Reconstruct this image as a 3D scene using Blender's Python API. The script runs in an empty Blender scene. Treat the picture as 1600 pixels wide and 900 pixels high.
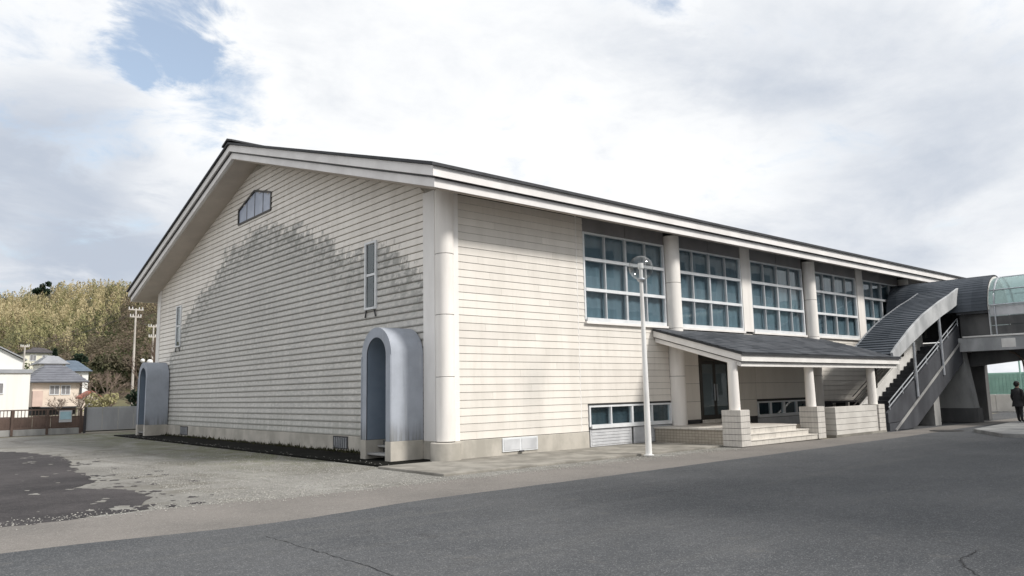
import bpy, bmesh, math, random
import numpy as np
from mathutils import Vector, Matrix
random.seed(7); rng = np.random.default_rng(7)
S = bpy.context.scene
COL = S.collection
R = math.radians

# ------------------------------------------------------------------ camera
cam = bpy.data.cameras.new("camera"); co = bpy.data.objects.new("camera", cam); COL.objects.link(co)
cam.sensor_fit = 'HORIZONTAL'; cam.sensor_width = 36; cam.lens = 1187.5 / 1600 * 36
cam.clip_start = .1; cam.clip_end = 3000
RM = [[0.760557, 0.073339, 0.645116], [-0.648963, 0.116497, 0.751848], [-0.020014, -0.99048, 0.136197]]
M = Matrix([[RM[i][0], -RM[i][1], -RM[i][2], (-10.721, -15.018, 1.6)[i]] for i in range(3)] + [[0, 0, 0, 1]])
co.matrix_world = M
S.camera = co

# ------------------------------------------------------------------ sun, sky, exposure
SUN_EL, SUN_AZ = R(43), R(26)          # azimuth measured from -Y towards +X
sd = Vector((math.cos(SUN_EL) * math.sin(SUN_AZ), -math.cos(SUN_EL) * math.cos(SUN_AZ), math.sin(SUN_EL)))
sun = bpy.data.lights.new("sun", 'SUN'); so = bpy.data.objects.new("sun", sun); COL.objects.link(so)
sun.energy = 3.8; sun.angle = R(11); sun.color = (1, .955, .89)
so.rotation_euler = (-sd).to_track_quat('-Z', 'Y').to_euler()
so.location = (0, -30, 40)

S.view_settings.view_transform = 'Standard'; S.view_settings.look = 'None'
S.view_settings.exposure = 0.06; S.view_settings.gamma = 1
S.view_settings.use_curve_mapping = False

W = bpy.data.worlds.new("World"); S.world = W; W.use_nodes = True
nt = W.node_tree; nt.nodes.clear()
def N(t, typ, **k):
    n = t.nodes.new(typ)
    for a, v in k.items():
        if a == 'ins':
            for i, val in v.items(): n.inputs[i].default_value = val
        else: setattr(n, a, v)
    return n
def L(t, a, b): t.links.new(a, b)
def math_(t, op, a, b=None, c=None, clamp=False):
    n = t.nodes.new('ShaderNodeMath'); n.operation = op; n.use_clamp = clamp
    for i, v in enumerate((a, b, c)):
        if v is None: continue
        if isinstance(v, (int, float)): n.inputs[i].default_value = v
        else: t.links.new(v, n.inputs[i])
    return n.outputs[0]
def maprange(t, v, a, b, c=0., d=1., typ='SMOOTHSTEP'):
    n = t.nodes.new('ShaderNodeMapRange'); n.interpolation_type = typ; n.clamp = True
    t.links.new(v, n.inputs[0])
    for i, x in zip((1, 2, 3, 4), (a, b, c, d)): n.inputs[i].default_value = x
    return n.outputs[0]
def mixc(t, f, a, b, mode='MIX'):
    n = t.nodes.new('ShaderNodeMix'); n.data_type = 'RGBA'; n.blend_type = mode; n.clamp_factor = True
    if isinstance(f, (int, float)): n.inputs[0].default_value = f
    else: t.links.new(f, n.inputs[0])
    for i, v in ((6, a), (7, b)):
        if isinstance(v, tuple): n.inputs[i].default_value = (*v[:3], 1)
        else: t.links.new(v, n.inputs[i])
    return n.outputs[2]
def noise(t, vec, scale, detail=5, rough=.55, dist=0., out=0):
    n = t.nodes.new('ShaderNodeTexNoise'); n.inputs['Scale'].default_value = scale
    n.inputs['Detail'].default_value = detail; n.inputs['Roughness'].default_value = rough
    n.inputs['Distortion'].default_value = dist
    if vec is not None: t.links.new(vec, n.inputs['Vector'])
    return n.outputs[out]
def vmath(t, op, a, b):
    n = t.nodes.new('ShaderNodeVectorMath'); n.operation = op
    for i, v in enumerate((a, b)):
        if isinstance(v, tuple): n.inputs[i].default_value = v
        elif v is not None: t.links.new(v, n.inputs[i])
    return n.outputs['Value'] if op in ('DOT_PRODUCT', 'LENGTH') else n.outputs[0]

sky = N(nt, 'ShaderNodeTexSky', sky_type='NISHITA', sun_disc=False)
sky.sun_elevation = SUN_EL; sky.sun_rotation = math.pi - SUN_AZ
sky.air_density = 1.3; sky.dust_density = .2; sky.ozone_density = 2.0
dirv = N(nt, 'ShaderNodeTexCoord').outputs['Generated']
sep = N(nt, 'ShaderNodeSeparateXYZ'); L(nt, dirv, sep.inputs[0])
hz = math_(nt, 'ADD', math_(nt, 'MAXIMUM', sep.outputs[2], 0.0), .22)
cmb = N(nt, 'ShaderNodeCombineXYZ')
L(nt, math_(nt, 'DIVIDE', sep.outputs[0], hz), cmb.inputs[0]); L(nt, math_(nt, 'DIVIDE', sep.outputs[1], hz), cmb.inputs[1])
plane = cmb.outputs[0]
wisp = noise(nt, plane, 1.7, 9, .6, .35)
wisp2 = noise(nt, plane, 4.2, 8, .62, .5)
big = noise(nt, plane, .9, 6, .5, .2)
warp = math_(nt, 'ADD', math_(nt, 'MULTIPLY', math_(nt, 'SUBTRACT', wisp2, .5), .20), math_(nt, 'MULTIPLY', math_(nt, 'SUBTRACT', wisp, .5), .16))
def blob(d, r0, r1):
    """1 near direction d, 0 beyond; the clouds have a gap or a grey bank there"""
    a = math_(nt, 'ADD', math_(nt, 'ARCCOSINE', vmath(nt, 'DOT_PRODUCT', dirv, d)), warp)
    return maprange(nt, a, r0, r1, 1, 0)
def pixdir(u, v):
    q = Vector((u - 800, v - 450, 1187.5)); q.normalize()
    return tuple(sum(RM[i][j] * q[j] for j in range(3)) for i in range(3))
gap = math_(nt, 'ADD', blob(pixdir(262, 28), .0, .085), math_(nt, 'MULTIPLY', blob(pixdir(365, 140), -.02, .11), .7))
gap = math_(nt, 'ADD', gap, math_(nt, 'MULTIPLY', blob(pixdir(1045, 20), -.03, .06), .7))
gap = math_(nt, 'ADD', gap, math_(nt, 'MULTIPLY', blob(pixdir(20, 70), .0, .14), .45))
cov = math_(nt, 'ADD', math_(nt, 'MULTIPLY', wisp, 1.0), math_(nt, 'MULTIPLY', math_(nt, 'SUBTRACT', wisp2, .5), .9))
cov = math_(nt, 'SUBTRACT', cov, math_(nt, 'MULTIPLY', gap, .46))
cover = maprange(nt, cov, -.04, .46, .24, 1)
greyb = math_(nt, 'ADD', blob(pixdir(80, 300), .05, .19), math_(nt, 'MULTIPLY', blob(pixdir(240, 390), .02, .14), .6))
greyb = math_(nt, 'ADD', greyb, math_(nt, 'MULTIPLY', blob(pixdir(1330, 190), .05, .3), .42))
greyb = math_(nt, 'ADD', greyb, math_(nt, 'MULTIPLY', blob(pixdir(1480, 310), .03, .2), .3))
greyb = math_(nt, 'SUBTRACT', greyb, math_(nt, 'MULTIPLY', blob(pixdir(230, 300), .01, .09), .5))
greyb = math_(nt, 'SUBTRACT', greyb, math_(nt, 'MULTIPLY', blob(pixdir(1000, 290), .03, .2), .4))
greyb = math_(nt, 'SUBTRACT', greyb, math_(nt, 'MULTIPLY', blob(pixdir(640, 200), .03, .22), .15))
g = math_(nt, 'ADD', math_(nt, 'MULTIPLY', greyb, .55), math_(nt, 'MULTIPLY', math_(nt, 'SUBTRACT', wisp, .5), 1.3))
g = math_(nt, 'ADD', g, math_(nt, 'MULTIPLY', math_(nt, 'SUBTRACT', big, .5), .9))
g = math_(nt, 'ADD', g, math_(nt, 'MULTIPLY', math_(nt, 'SUBTRACT', wisp2, .5), .45))
g = math_(nt, 'SUBTRACT', g, math_(nt, 'MULTIPLY', gap, .5))
grey = maprange(nt, g, -.18, .64)
ccol = mixc(nt, grey, (1.03, 1.04, 1.05), (.54, .60, .70))
bg1 = N(nt, 'ShaderNodeBackground', ins={1: .15}); L(nt, sky.outputs[0], bg1.inputs[0])
bg2 = N(nt, 'ShaderNodeBackground', ins={1: .95}); L(nt, ccol, bg2.inputs[0])
mx = N(nt, 'ShaderNodeMixShader'); L(nt, cover, mx.inputs[0]); L(nt, bg1.outputs[0], mx.inputs[1]); L(nt, bg2.outputs[0], mx.inputs[2])
wo = N(nt, 'ShaderNodeOutputWorld'); L(nt, mx.outputs[0], wo.inputs[0])

# ------------------------------------------------------------------ materials
def newmat(name):
    m = bpy.data.materials.new(name); m.use_nodes = True
    t = m.node_tree; t.nodes.clear()
    b = t.nodes.new('ShaderNodeBsdfPrincipled'); o = t.nodes.new('ShaderNodeOutputMaterial')
    L(t, b.outputs[0], o.inputs[0])
    pos = t.nodes.new('ShaderNodeNewGeometry').outputs['Position']
    return m, t, b, pos
def scaled(t, pos, sx, sy, sz): return vmath(t, 'MULTIPLY', pos, (sx, sy, sz))
def bumpn(t, b, h, strength=.3, dist=.01):
    n = t.nodes.new('ShaderNodeBump'); n.inputs['Strength'].default_value = strength; n.inputs['Distance'].default_value = dist
    L(t, h, n.inputs['Height']); L(t, n.outputs[0], b.inputs['Normal'])
def pm(name, c1, c2=None, scale=2., rough=.7, bump=.0, bscale=40., metal=0., stretch=(1, 1, 1), spec=.4, lo=.35, hi=.65, rand=0., detail=6):
    m, t, b, pos = newmat(name)
    b.inputs['Roughness'].default_value = rough; b.inputs['Metallic'].default_value = metal
    b.inputs['Specular IOR Level'].default_value = spec
    c2 = c2 or tuple(x * .82 for x in c1)
    f = maprange(t, noise(t, scaled(t, pos, *stretch), scale, detail, .6), lo, hi)
    c = mixc(t, f, c1, c2)
    if rand:
        oi = t.nodes.new('ShaderNodeObjectInfo')
        v = maprange(t, oi.outputs['Random'], 0, 1, 1 - rand, 1 + rand, 'LINEAR')
        hsv = t.nodes.new('ShaderNodeHueSaturation'); L(t, v, hsv.inputs['Value']); L(t, c, hsv.inputs['Color']); c = hsv.outputs[0]
    L(t, c, b.inputs['Base Color'])
    if bump: bumpn(t, b, noise(t, pos, bscale, 4, .6), bump, .01)
    return m

def siding_mat(name, stained):
    m, t, b, pos = newmat(name)
    b.inputs['Roughness'].default_value = .62; b.inputs['Specular IOR Level'].default_value = .3
    clean = mixc(t, maprange(t, noise(t, scaled(t, pos, 1.2, 1.2, .25), 1.6, 6, .6), .35, .7), (.86, .82, .765) if stained else (.735, .70, .65), (.77, .73, .675) if stained else (.67, .635, .585))
    oi = t.nodes.new('ShaderNodeObjectInfo')
    hsv = t.nodes.new('ShaderNodeHueSaturation'); L(t, maprange(t, oi.outputs['Random'], 0, 1, .94, 1.05, 'LINEAR'), hsv.inputs['Value'])
    L(t, clean, hsv.inputs['Color']); c = hsv.outputs[0]
    streak = noise(t, scaled(t, pos, 5, 5, .35), 1.5, 7, .65)
    if stained:
        sp = t.nodes.new('ShaderNodeSeparateXYZ'); L(t, pos, sp.inputs[0])
        fc = t.nodes.new('ShaderNodeFloatCurve'); cv = fc.mapping.curves[0]
        pts = [(0, .40), (1.0, .49), (2.2, .55), (3.5, .585), (5.4, .61), (6.1, .66), (8.1, .72), (10.2, .772), (12.5, .776), (14.1, .755), (15.7, .68), (17.95, .60), (19.5, .505), (21.5, .36), (23.6, .26)]
        cv.points[0].location = (0, pts[0][1]); cv.points[1].location = (1, pts[-1][1])
        for y, z in pts[1:-1]: cv.points.new(y / 23.6, z)
        fc.mapping.update()
        L(t, math_(t, 'DIVIDE', sp.outputs[1], 23.6), fc.inputs['Value'])
        zb = math_(t, 'MULTIPLY', fc.outputs[0], 10)
        course = math_(t, 'FLOOR', math_(t, 'DIVIDE', math_(t, 'SUBTRACT', sp.outputs[2], .49), .19))
        cc = t.nodes.new('ShaderNodeCombineXYZ'); L(t, sp.outputs[1], cc.inputs[0]); L(t, math_(t, 'MULTIPLY', course, 7.31), cc.inputs[1])
        rag = noise(t, cc.outputs[0], 1.5, 8, .78)
        rag2 = noise(t, pos, .55, 6, .65)
        zq = math_(t, 'ADD', math_(t, 'MULTIPLY', course, .19), .58)
        d = math_(t, 'SUBTRACT', math_(t, 'ADD', zb, math_(t, 'ADD', math_(t, 'MULTIPLY', math_(t, 'SUBTRACT', rag, .56), 2.6), math_(t, 'MULTIPLY', math_(t, 'SUBTRACT', rag2, .5), 1.0))), zq)
        stain = maprange(t, d, -.02, .12)
        fine = noise(t, scaled(t, pos, 1, 2.2, 7), 2.2, 8, .72)
        tint = noise(t, scaled(t, pos, 1, .5, 1.2), .8, 5, .6)
        patchy = math_(t, 'MULTIPLY', stain, maprange(t, fine, .22, .68, .35, 1))
        c = mixc(t, math_(t, 'MULTIPLY', patchy, .95), c, mixc(t, maprange(t, tint, .35, .65), (.50, .495, .475), (.43, .428, .412)))
        band = math_(t, 'MULTIPLY', maprange(t, d, -.30, .10), maprange(t, d, .35, 1.6, 1, 0))
        cc2 = t.nodes.new('ShaderNodeCombineXYZ'); L(t, math_(t, 'MULTIPLY', sp.outputs[1], 3.0), cc2.inputs[0]); L(t, math_(t, 'MULTIPLY', course, 3.7), cc2.inputs[1]); L(t, math_(t, 'MULTIPLY', sp.outputs[2], 4), cc2.inputs[2])
        fleck = math_(t, 'MULTIPLY', band, maprange(t, noise(t, cc2.outputs[0], 1.1, 7, .7), .48, .56))
        c = mixc(t, math_(t, 'MULTIPLY', fleck, .55), c, (.16, .165, .15))
        fz = math_(t, 'FRACT', math_(t, 'DIVIDE', math_(t, 'SUBTRACT', sp.outputs[2], .49), .19))
        lip = math_(t, 'MULTIPLY', maprange(t, fz, .05, .27, 1, 0), maprange(t, streak, .25, .5, .5, 1))
        c = mixc(t, math_(t, 'MULTIPLY', math_(t, 'MULTIPLY', lip, math_(t, 'ADD', math_(t, 'MULTIPLY', stain, .75), .10)), .72), c, (.12, .12, .11))
        c = mixc(t, math_(t, 'MULTIPLY', math_(t, 'MULTIPLY', stain, maprange(t, streak, .5, .75)), .35), c, (.33, .33, .30))
        low = maprange(t, sp.outputs[2], .4, 1.3, 1, 0)
        c = mixc(t, math_(t, 'MULTIPLY', low, maprange(t, streak, .35, .6, .1, .5)), c, (.30, .31, .27))
    else:
        c = mixc(t, math_(t, 'MULTIPLY', maprange(t, streak, .5, .8), .22), c, (.45, .42, .36))
    L(t, c, b.inputs['Base Color'])
    bumpn(t, b, noise(t, scaled(t, pos, 1, 1, 5), 6, 5, .6), .12, .01)
    return m

def weathered_paint(name, c0):
    m, t, b, pos = newmat(name); b.inputs['Roughness'].default_value = .8; b.inputs['Specular IOR Level'].default_value = .12
    st = noise(t, scaled(t, pos, 6, 6, .3), 1.5, 7, .68); bl = noise(t, pos, 1.6, 6, .6)
    c = mixc(t, maprange(t, bl, .35, .7), c0, tuple(x * .86 for x in c0))
    c = mixc(t, maprange(t, st, .52, .75, 0, .3), c, tuple(x * .6 for x in c0))
    c = mixc(t, maprange(t, noise(t, scaled(t, pos, 4, 4, .25), 2.3, 6, .6), .58, .75, 0, .3), c, (.56, .57, .58))
    sp = t.nodes.new('ShaderNodeSeparateXYZ'); L(t, pos, sp.inputs[0])
    low = math_(t, 'MULTIPLY', maprange(t, sp.outputs[2], .48, 1.1, 1, 0), maprange(t, st, .38, .62, .15, .7))
    c = mixc(t, low, c, (.15, .15, .14))
    L(t, c, b.inputs['Base Color']); bumpn(t, b, noise(t, pos, 14, 4, .6), .1, .01)
    return m
def asphalt_mat(name, c1, c2, speck=.5, grey=(.2, .2, .2), sheen=.8, worn=False):
    m, t, b, pos = newmat(name)
    b.inputs['Roughness'].default_value = sheen; b.inputs['Specular IOR Level'].default_value = .35
    c = mixc(t, maprange(t, noise(t, pos, .35, 7, .6), .35, .68), c1, c2)
    c = mixc(t, maprange(t, noise(t, scaled(t, pos, .35, 2.2, 1), .5, 6, .6), .5, .75, 0, .5), c, tuple(x * 1.25 for x in c2))
    mid = noise(t, pos, 7, 6, .75)
    c = mixc(t, maprange(t, mid, .5, .72, 0, .55), c, tuple(x * 1.5 for x in c2)); c = mixc(t, maprange(t, mid, .28, .46, .6, 0), c, tuple(x * .6 for x in c1))
    if worn:
        track = noise(t, scaled(t, pos, .08, 1.6, 1), 1.1, 4, .55, .3)
        c = mixc(t, maprange(t, track, .52, .72, 0, .35), c, (.105, .105, .103))
        c = mixc(t, maprange(t, noise(t, pos, .9, 8, .7, .8), .60, .68, 0, .5), c, (.036, .037, .040))
        dust = noise(t, pos, 2.2, 8, .75); c = mixc(t, maprange(t, dust, .55, .75, 0, .45), c, (.16, .15, .135))
    f = noise(t, pos, 38, 4, .75)
    vo = t.nodes.new('ShaderNodeTexVoronoi'); vo.inputs['Scale'].default_value = 95; L(t, pos, vo.inputs['Vector'])
    vs_ = t.nodes.new('ShaderNodeSeparateColor'); L(t, vo.outputs['Color'], vs_.inputs[0])
    c = mixc(t, maprange(t, vs_.outputs[0], .82, 1.0, 0, speck * .7), c, tuple(min(1, x * 1.5) for x in grey))
    c = mixc(t, maprange(t, vs_.outputs[1], .75, 1.0, 0, speck * .7), c, tuple(x * .35 for x in c1))
    c = mixc(t, maprange(t, f, .56, .72, 0, speck), c, grey)
    c = mixc(t, maprange(t, f, .3, .44, speck * .8, 0), c, tuple(x * .4 for x in c1))
    L(t, c, b.inputs['Base Color'])
    bumpn(t, b, math_(t, 'ADD', f, math_(t, 'MULTIPLY', noise(t, pos, 3, 5, .6), .6)), .5, .012)
    return m

def gravel_mat():
    m, t, b, pos = newmat('gravel')
    b.inputs['Roughness'].default_value = .9; b.inputs['Specular IOR Level'].default_value = .2
    v = t.nodes.new('ShaderNodeTexVoronoi'); v.inputs['Scale'].default_value = 42; L(t, pos, v.inputs['Vector'])
    bw = t.nodes.new('ShaderNodeSeparateColor'); L(t, v.outputs['Color'], bw.inputs[0])
    base = mixc(t, maprange(t, noise(t, scaled(t, pos, .6, .6, 1), .55, 7, .65), .36, .66), (.275, .268, .25), (.165, .16, .148))
    c = mixc(t, maprange(t, bw.outputs[0], 0, 1, 0, .45, 'LINEAR'), base, (.37, .362, .34))
    c = mixc(t, maprange(t, bw.outputs[1], .7, 1, 0, .5), c, (.17, .16, .145))
    mud = maprange(t, noise(t, scaled(t, pos, .5, .8, 1), .8, 8, .72, .6), .50, .64)
    c = mixc(t, math_(t, 'MULTIPLY', mud, .7), c, (.155, .145, .12))
    rut = maprange(t, noise(t, scaled(t, pos, .9, .16, 1), .9, 7, .68, .4), .54, .66)
    c = mixc(t, math_(t, 'MULTIPLY', rut, .55), c, (.125, .115, .10))
    pale = maprange(t, noise(t, scaled(t, pos, .8, .3, 1), .7, 7, .66, .5), .52, .68)
    c = mixc(t, math_(t, 'MULTIPLY', pale, .5), c, (.42, .415, .395))
    gritty = noise(t, pos, 9, 5, .8); c = mixc(t, maprange(t, gritty, .5, .7, 0, .4), c, (.17, .165, .15))
    sp = t.nodes.new('ShaderNodeSeparateXYZ'); L(t, pos, sp.inputs[0])
    moss = math_(t, 'MULTIPLY', maprange(t, sp.outputs[0], -5.5, -1.7), maprange(t, noise(t, pos, 1.1, 8, .75), .40, .58, .1, .95))
    moss = math_(t, 'MULTIPLY', moss, maprange(t, sp.outputs[1], -1, 5))
    c = mixc(t, moss, c, (.15, .155, .09))
    L(t, c, b.inputs['Base Color'])
    bumpn(t, b, math_(t, 'ADD', v.outputs['Distance'], noise(t, pos, 60, 3, .6)), .8, .02)
    return m

def glass_mat(name, tint, ior=1.5, rough=.015):
    m = bpy.data.materials.new(name); m.use_nodes = True; t = m.node_tree; t.nodes.clear()
    o = t.nodes.new('ShaderNodeOutputMaterial'); mx = t.nodes.new('ShaderNodeMixShader')
    tr = t.nodes.new('ShaderNodeBsdfTransparent'); gl = t.nodes.new('ShaderNodeBsdfGlossy'); fr = t.nodes.new('ShaderNodeFresnel')
    tr.inputs[0].default_value = (*tint, 1); gl.inputs['Roughness'].default_value = rough; bf = t.nodes.new('ShaderNodeNewGeometry').outputs['Backfacing']
    L(t, maprange(t, bf, 0, 1, ior, 1 / ior, 'LINEAR'), fr.inputs[0])
    nz = noise(t, t.nodes.new('ShaderNodeNewGeometry').outputs['Position'], .9, 2, .5)
    bp = t.nodes.new('ShaderNodeBump'); bp.inputs['Strength'].default_value = .05; bp.inputs['Distance'].default_value = .05
    L(t, nz, bp.inputs['Height']); L(t, bp.outputs[0], gl.inputs['Normal'])
    L(t, fr.outputs[0], mx.inputs[0]); L(t, tr.outputs[0], mx.inputs[1]); L(t, gl.outputs[0], mx.inputs[2]); L(t, mx.outputs[0], o.inputs[0])
    return m

def tile_mat(name, c1, c2, grout, w, h, vertical_only=False):
    m, t, b, pos = newmat(name)
    b.inputs['Roughness'].default_value = .55
    sp = t.nodes.new('ShaderNodeSeparateXYZ'); L(t, pos, sp.inputs[0])
    cb = t.nodes.new('ShaderNodeCombineXYZ')
    L(t, math_(t, 'ADD', sp.outputs[0], sp.outputs[1]), cb.inputs[0]); L(t, sp.outputs[2], cb.inputs[1])
    br = t.nodes.new('ShaderNodeTexBrick'); br.offset = 0; L(t, cb.outputs[0], br.inputs['Vector'])
    br.inputs['Scale'].default_value = 1; br.inputs['Mortar Size'].default_value = .007; br.inputs['Mortar Smooth'].default_value = .3
    br.inputs['Brick Width'].default_value = w; br.inputs['Row Height'].default_value = h
    br.inputs['Color1'].default_value = (*c1, 1); br.inputs['Color2'].default_value = (*c2, 1); br.inputs['Mortar'].default_value = (*grout, 1)
    c = mixc(t, maprange(t, noise(t, pos, 3, 7, .65), .45, .75, 0, .5), br.outputs['Color'], tuple(x * .55 for x in c1))
    L(t, c, b.inputs['Base Color'])
    bumpn(t, b, math_(t, 'SUBTRACT', 1, br.outputs['Fac']), .5, .006)
    return m

def slate_mat(name, c1, c2):
    m, t, b, pos = newmat(name)
    b.inputs['Roughness'].default_value = .62; b.inputs['Specular IOR Level'].default_value = .25
    oi = t.nodes.new('ShaderNodeObjectInfo')
    v = t.nodes.new('ShaderNodeTexVoronoi'); v.inputs['Scale'].default_value = 1; v.inputs['Randomness'].default_value = .25
    L(t, scaled(t, pos, 2.6, 2.6, .1), v.inputs['Vector'])
    bw = t.nodes.new('ShaderNodeSeparateColor'); L(t, v.outputs['Color'], bw.inputs[0])
    f = math_(t, 'ADD', math_(t, 'MULTIPLY', bw.outputs[0], .45), math_(t, 'MULTIPLY', noise(t, pos, 2.5, 7, .65), .6))
    f = math_(t, 'ADD', f, math_(t, 'MULTIPLY', oi.outputs['Random'], .15))
    c = mixc(t, maprange(t, f, .25, .85), c1, c2)
    L(t, c, b.inputs['Base Color']); bumpn(t, b, noise(t, pos, 25, 4, .6), .25, .01)
    return m

def leaf_mat(name, c1, c2, c3=None, scale=.12, tones=False):
    m, t, b, pos = newmat(name)
    b.inputs['Roughness'].default_value = .7; b.inputs['Specular IOR Level'].default_value = .15
    rnd = t.nodes.new('ShaderNodeNewGeometry').outputs['Random Per Island']
    c = mixc(t, rnd, c1, c2)
    if c3: c = mixc(t, maprange(t, noise(t, pos, scale, 4, .6), .42, .62), c, c3)
    L(t, c, b.inputs['Base Color'])
    if tones:
        at = t.nodes.new('ShaderNodeAttribute'); at.attribute_name = 'tone'
        hs = t.nodes.new('ShaderNodeHueSaturation'); L(t, at.outputs['Fac'], hs.inputs['Value']); L(t, c, hs.inputs['Color']); c = hs.outputs[0]
    tl = t.nodes.new('ShaderNodeBsdfTranslucent'); L(t, c, tl.inputs[0])
    ms = t.nodes.new('ShaderNodeMixShader'); ms.inputs[0].default_value = .3
    o = [n for n in t.nodes if n.type == 'OUTPUT_MATERIAL'][0]
    L(t, b.outputs[0], ms.inputs[1]); L(t, tl.outputs[0], ms.inputs[2]); L(t, ms.outputs[0], o.inputs[0])
    return m

MT = dict(
    siding=siding_mat('cream_siding', False), gable=siding_mat('weathered_gable_siding', True),
    trim=pm('white_trim', (.84, .82, .80), (.76, .74, .72), 1.5, .5, .05, 30, stretch=(1, 1, .4), rand=.02),
    fascia=pm('fascia_paint', (.82, .80, .79), (.72, .70, .69), 1.2, .5, .06, 25),
    soffit=pm('soffit_board', (.58, .52, .46), (.50, .45, .40), 1.0, .8),
    nearblack=pm('near_black', (.05, .05, .055), rough=.5),
    roofdark=pm('dark_roofing', (.045, .048, .055), (.03, .032, .036), 3, .7, .3, 20),
    slate=slate_mat('slate_shingle', (.032, .036, .044), (.085, .092, .105)),
    slateblue=slate_mat('blue_grey_shingle', (.050, .060, .074), (.080, .092, .110)),
    column=pm('column_paint', (.84, .81, .775), (.74, .71, .675), 1.3, .55, .08, 20, stretch=(2, 2, .3)),
    plinth=pm('plinth_concrete', (.50, .47, .42), (.36, .34, .30), 1.6, .85, .2, 30, stretch=(1, 1, .6)),
    concrete=pm('bare_concrete', (.34, .34, .33), (.20, .20, .20), 1.1, .85, .25, 25, stretch=(1, 1, .35)),
    shadeconcrete=pm('shade_toned_concrete', (.062, .066, .076), (.034, .036, .043), 1.2, .85, .25, 25, stretch=(1, 1, .4)),  # shade missing on the staircase is put into this concrete's colour
    paleconcrete=pm('pale_concrete', (.47, .48, .49), (.30, .31, .32), 1.3, .85, .2, 25, stretch=(1, 1, .5)),
    midconcrete=pm('mid_concrete', (.29, .295, .295), (.18, .183, .185), 1.1, .85, .25, 25, stretch=(1, 1, .35)),
    pierdark=pm('dark_grey_concrete', (.13, .13, .13), (.07, .072, .075), .8, .85, .2, 25, stretch=(1, 1, .4)),  # plain dark grey, shared by piers, guard panels and recessed walls
    apron=pm('apron_concrete', (.29, .275, .245), (.18, .17, .15), 1.5, .9, .3, 30),
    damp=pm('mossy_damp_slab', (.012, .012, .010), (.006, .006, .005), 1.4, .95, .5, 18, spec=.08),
    arch=weathered_paint('blue_grey_paint', (.385, .415, .47)),
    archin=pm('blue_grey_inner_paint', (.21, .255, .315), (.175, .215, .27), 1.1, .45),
    doorpaint=pm('steel_door_paint', (.16, .21, .27), (.14, .18, .235), 1.5, .4),
    alu=pm('window_aluminium', (.74, .76, .78), (.64, .66, .68), 2, .38, stretch=(1, 1, 1), spec=.5),
    alugrey=pm('dull_aluminium', (.50, .52, .54), (.42, .44, .46), 2, .45),
    darkframe=pm('dark_bronze_frame', (.045, .04, .035), rough=.45),
    panel=pm('grey_spandrel', (.24, .235, .24), (.20, .195, .20), 1.2, .6),
    lowpanel=pm('pale_metal_panel', (.60, .61, .63), (.48, .49, .51), 2.2, .5, .05),
    curtain=pm('blue_curtain', (.225, .270, .305), (.19, .23, .262), 1.8, .9, stretch=(3, 1, .12)),
    curtain2=pm('dark_curtain', (.075, .10, .115), (.05, .072, .085), 2.5, .9, stretch=(4, 1, .25)),
    core=pm('dim_interior', (.06, .06, .06), rough=.9),
    gwin=pm('frosted_panel', (.44, .49, .60), (.36, .41, .52), 2.5, .35, spec=.5),
    steel=pm('galvanised_steel', (.50, .52, .55), (.38, .40, .43), 3, .4, metal=.5),
    whitepole=pm('white_pole_paint', (.80, .80, .79), (.62, .61, .59), 2.0, .45, stretch=(1, 1, .3)),
    lampin=pm('lamp_holder', (.75, .75, .74), rough=.4),
    pier=tile_mat('pier_tile', (.60, .575, .54), (.55, .525, .49), (.47, .45, .42), .10, 10.),
    wallcourse=pm('wall_course_tile', (.62, .60, .565), (.52, .50, .47), 1.6, .6, .1, 30),
    tilebrown=tile_mat('riser_tile', (.40, .36, .30), (.35, .31, .26), (.20, .18, .15), .11, .08),
    steptile=tile_mat('step_tile', (.63, .60, .55), (.57, .54, .495), (.40, .375, .34), .30, 10.),
    canopywall=pm('canopy_fascia', (.84, .82, .80), (.74, .72, .70), 1.5, .5),
    whitepaint=pm('white_panel_paint', (.78, .77, .75), (.66, .65, .63), 1.4, .6),
    gravel=gravel_mat(),
    road=asphalt_mat('asphalt', (.052, .056, .062), (.078, .081, .086), .6, (.22, .22, .22), .85, True),
    strip=asphalt_mat('worn_asphalt', (.195, .180, .166), (.14, .131, .122), .5, (.30, .285, .27), .88),
    patch=asphalt_mat('broken_asphalt', (.020, .018, .020), (.060, .054, .056), .4, (.14, .13, .125), .9),
    soil=pm('soil', (.20, .18, .14), (.14, .13, .09), .3, .95, .4, 6),
    crack=pm('dark_crack', (.028, .028, .03), rough=.95),  # dark colour of the asphalt crack lines
    stone=pm('gravel_stone', (.40, .39, .36), (.24, .235, .22), 9, .9),
    iron=pm('cast_iron', (.05, .05, .05), (.08, .075, .07), 8, .6, metal=.4),
    glass=glass_mat('window_glass', (.82, .88, .90)),
    darkpane=pm('dark_pane', (.04, .05, .06), rough=.08, spec=.5),
    globe=glass_mat('clear_globe', (.93, .94, .94), 1.7, .03),
    poly=None, fence=pm('brown_fence_paint', (.125, .085, .070), (.09, .062, .05), 2, .6),
    gate=pm('grey_gate_metal', (.38, .39, .41), (.31, .32, .34), 1.2, .5, stretch=(1, 1, .3)),
    netgreen=pm('green_net', (.42, .66, .58), (.36, .58, .51), 2, .8),
    bark=pm('bark', (.15, .12, .095), (.09, .075, .06), 5, .9, .4, 20),
    twig=pm('bare_twig', (.23, .175, .14), (.15, .115, .095), 1.5, .9),
    paleconc=pm('pole_concrete', (.50, .47, .43), (.40, .37, .34), 2, .8),
    blackcloth=pm('black_cloth', (.012, .012, .014), (.02, .02, .022), 6, .85),
    skin=pm('skin', (.40, .25, .18), rough=.6), hair=pm('black_hair', (.01, .009, .008), rough=.5),
    hosepipe=pm('brown_pipe', (.12, .09, .07), rough=.6),
    weed=leaf_mat('weed_blades', (.03, .035, .018), (.07, .065, .035)),
)
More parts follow.
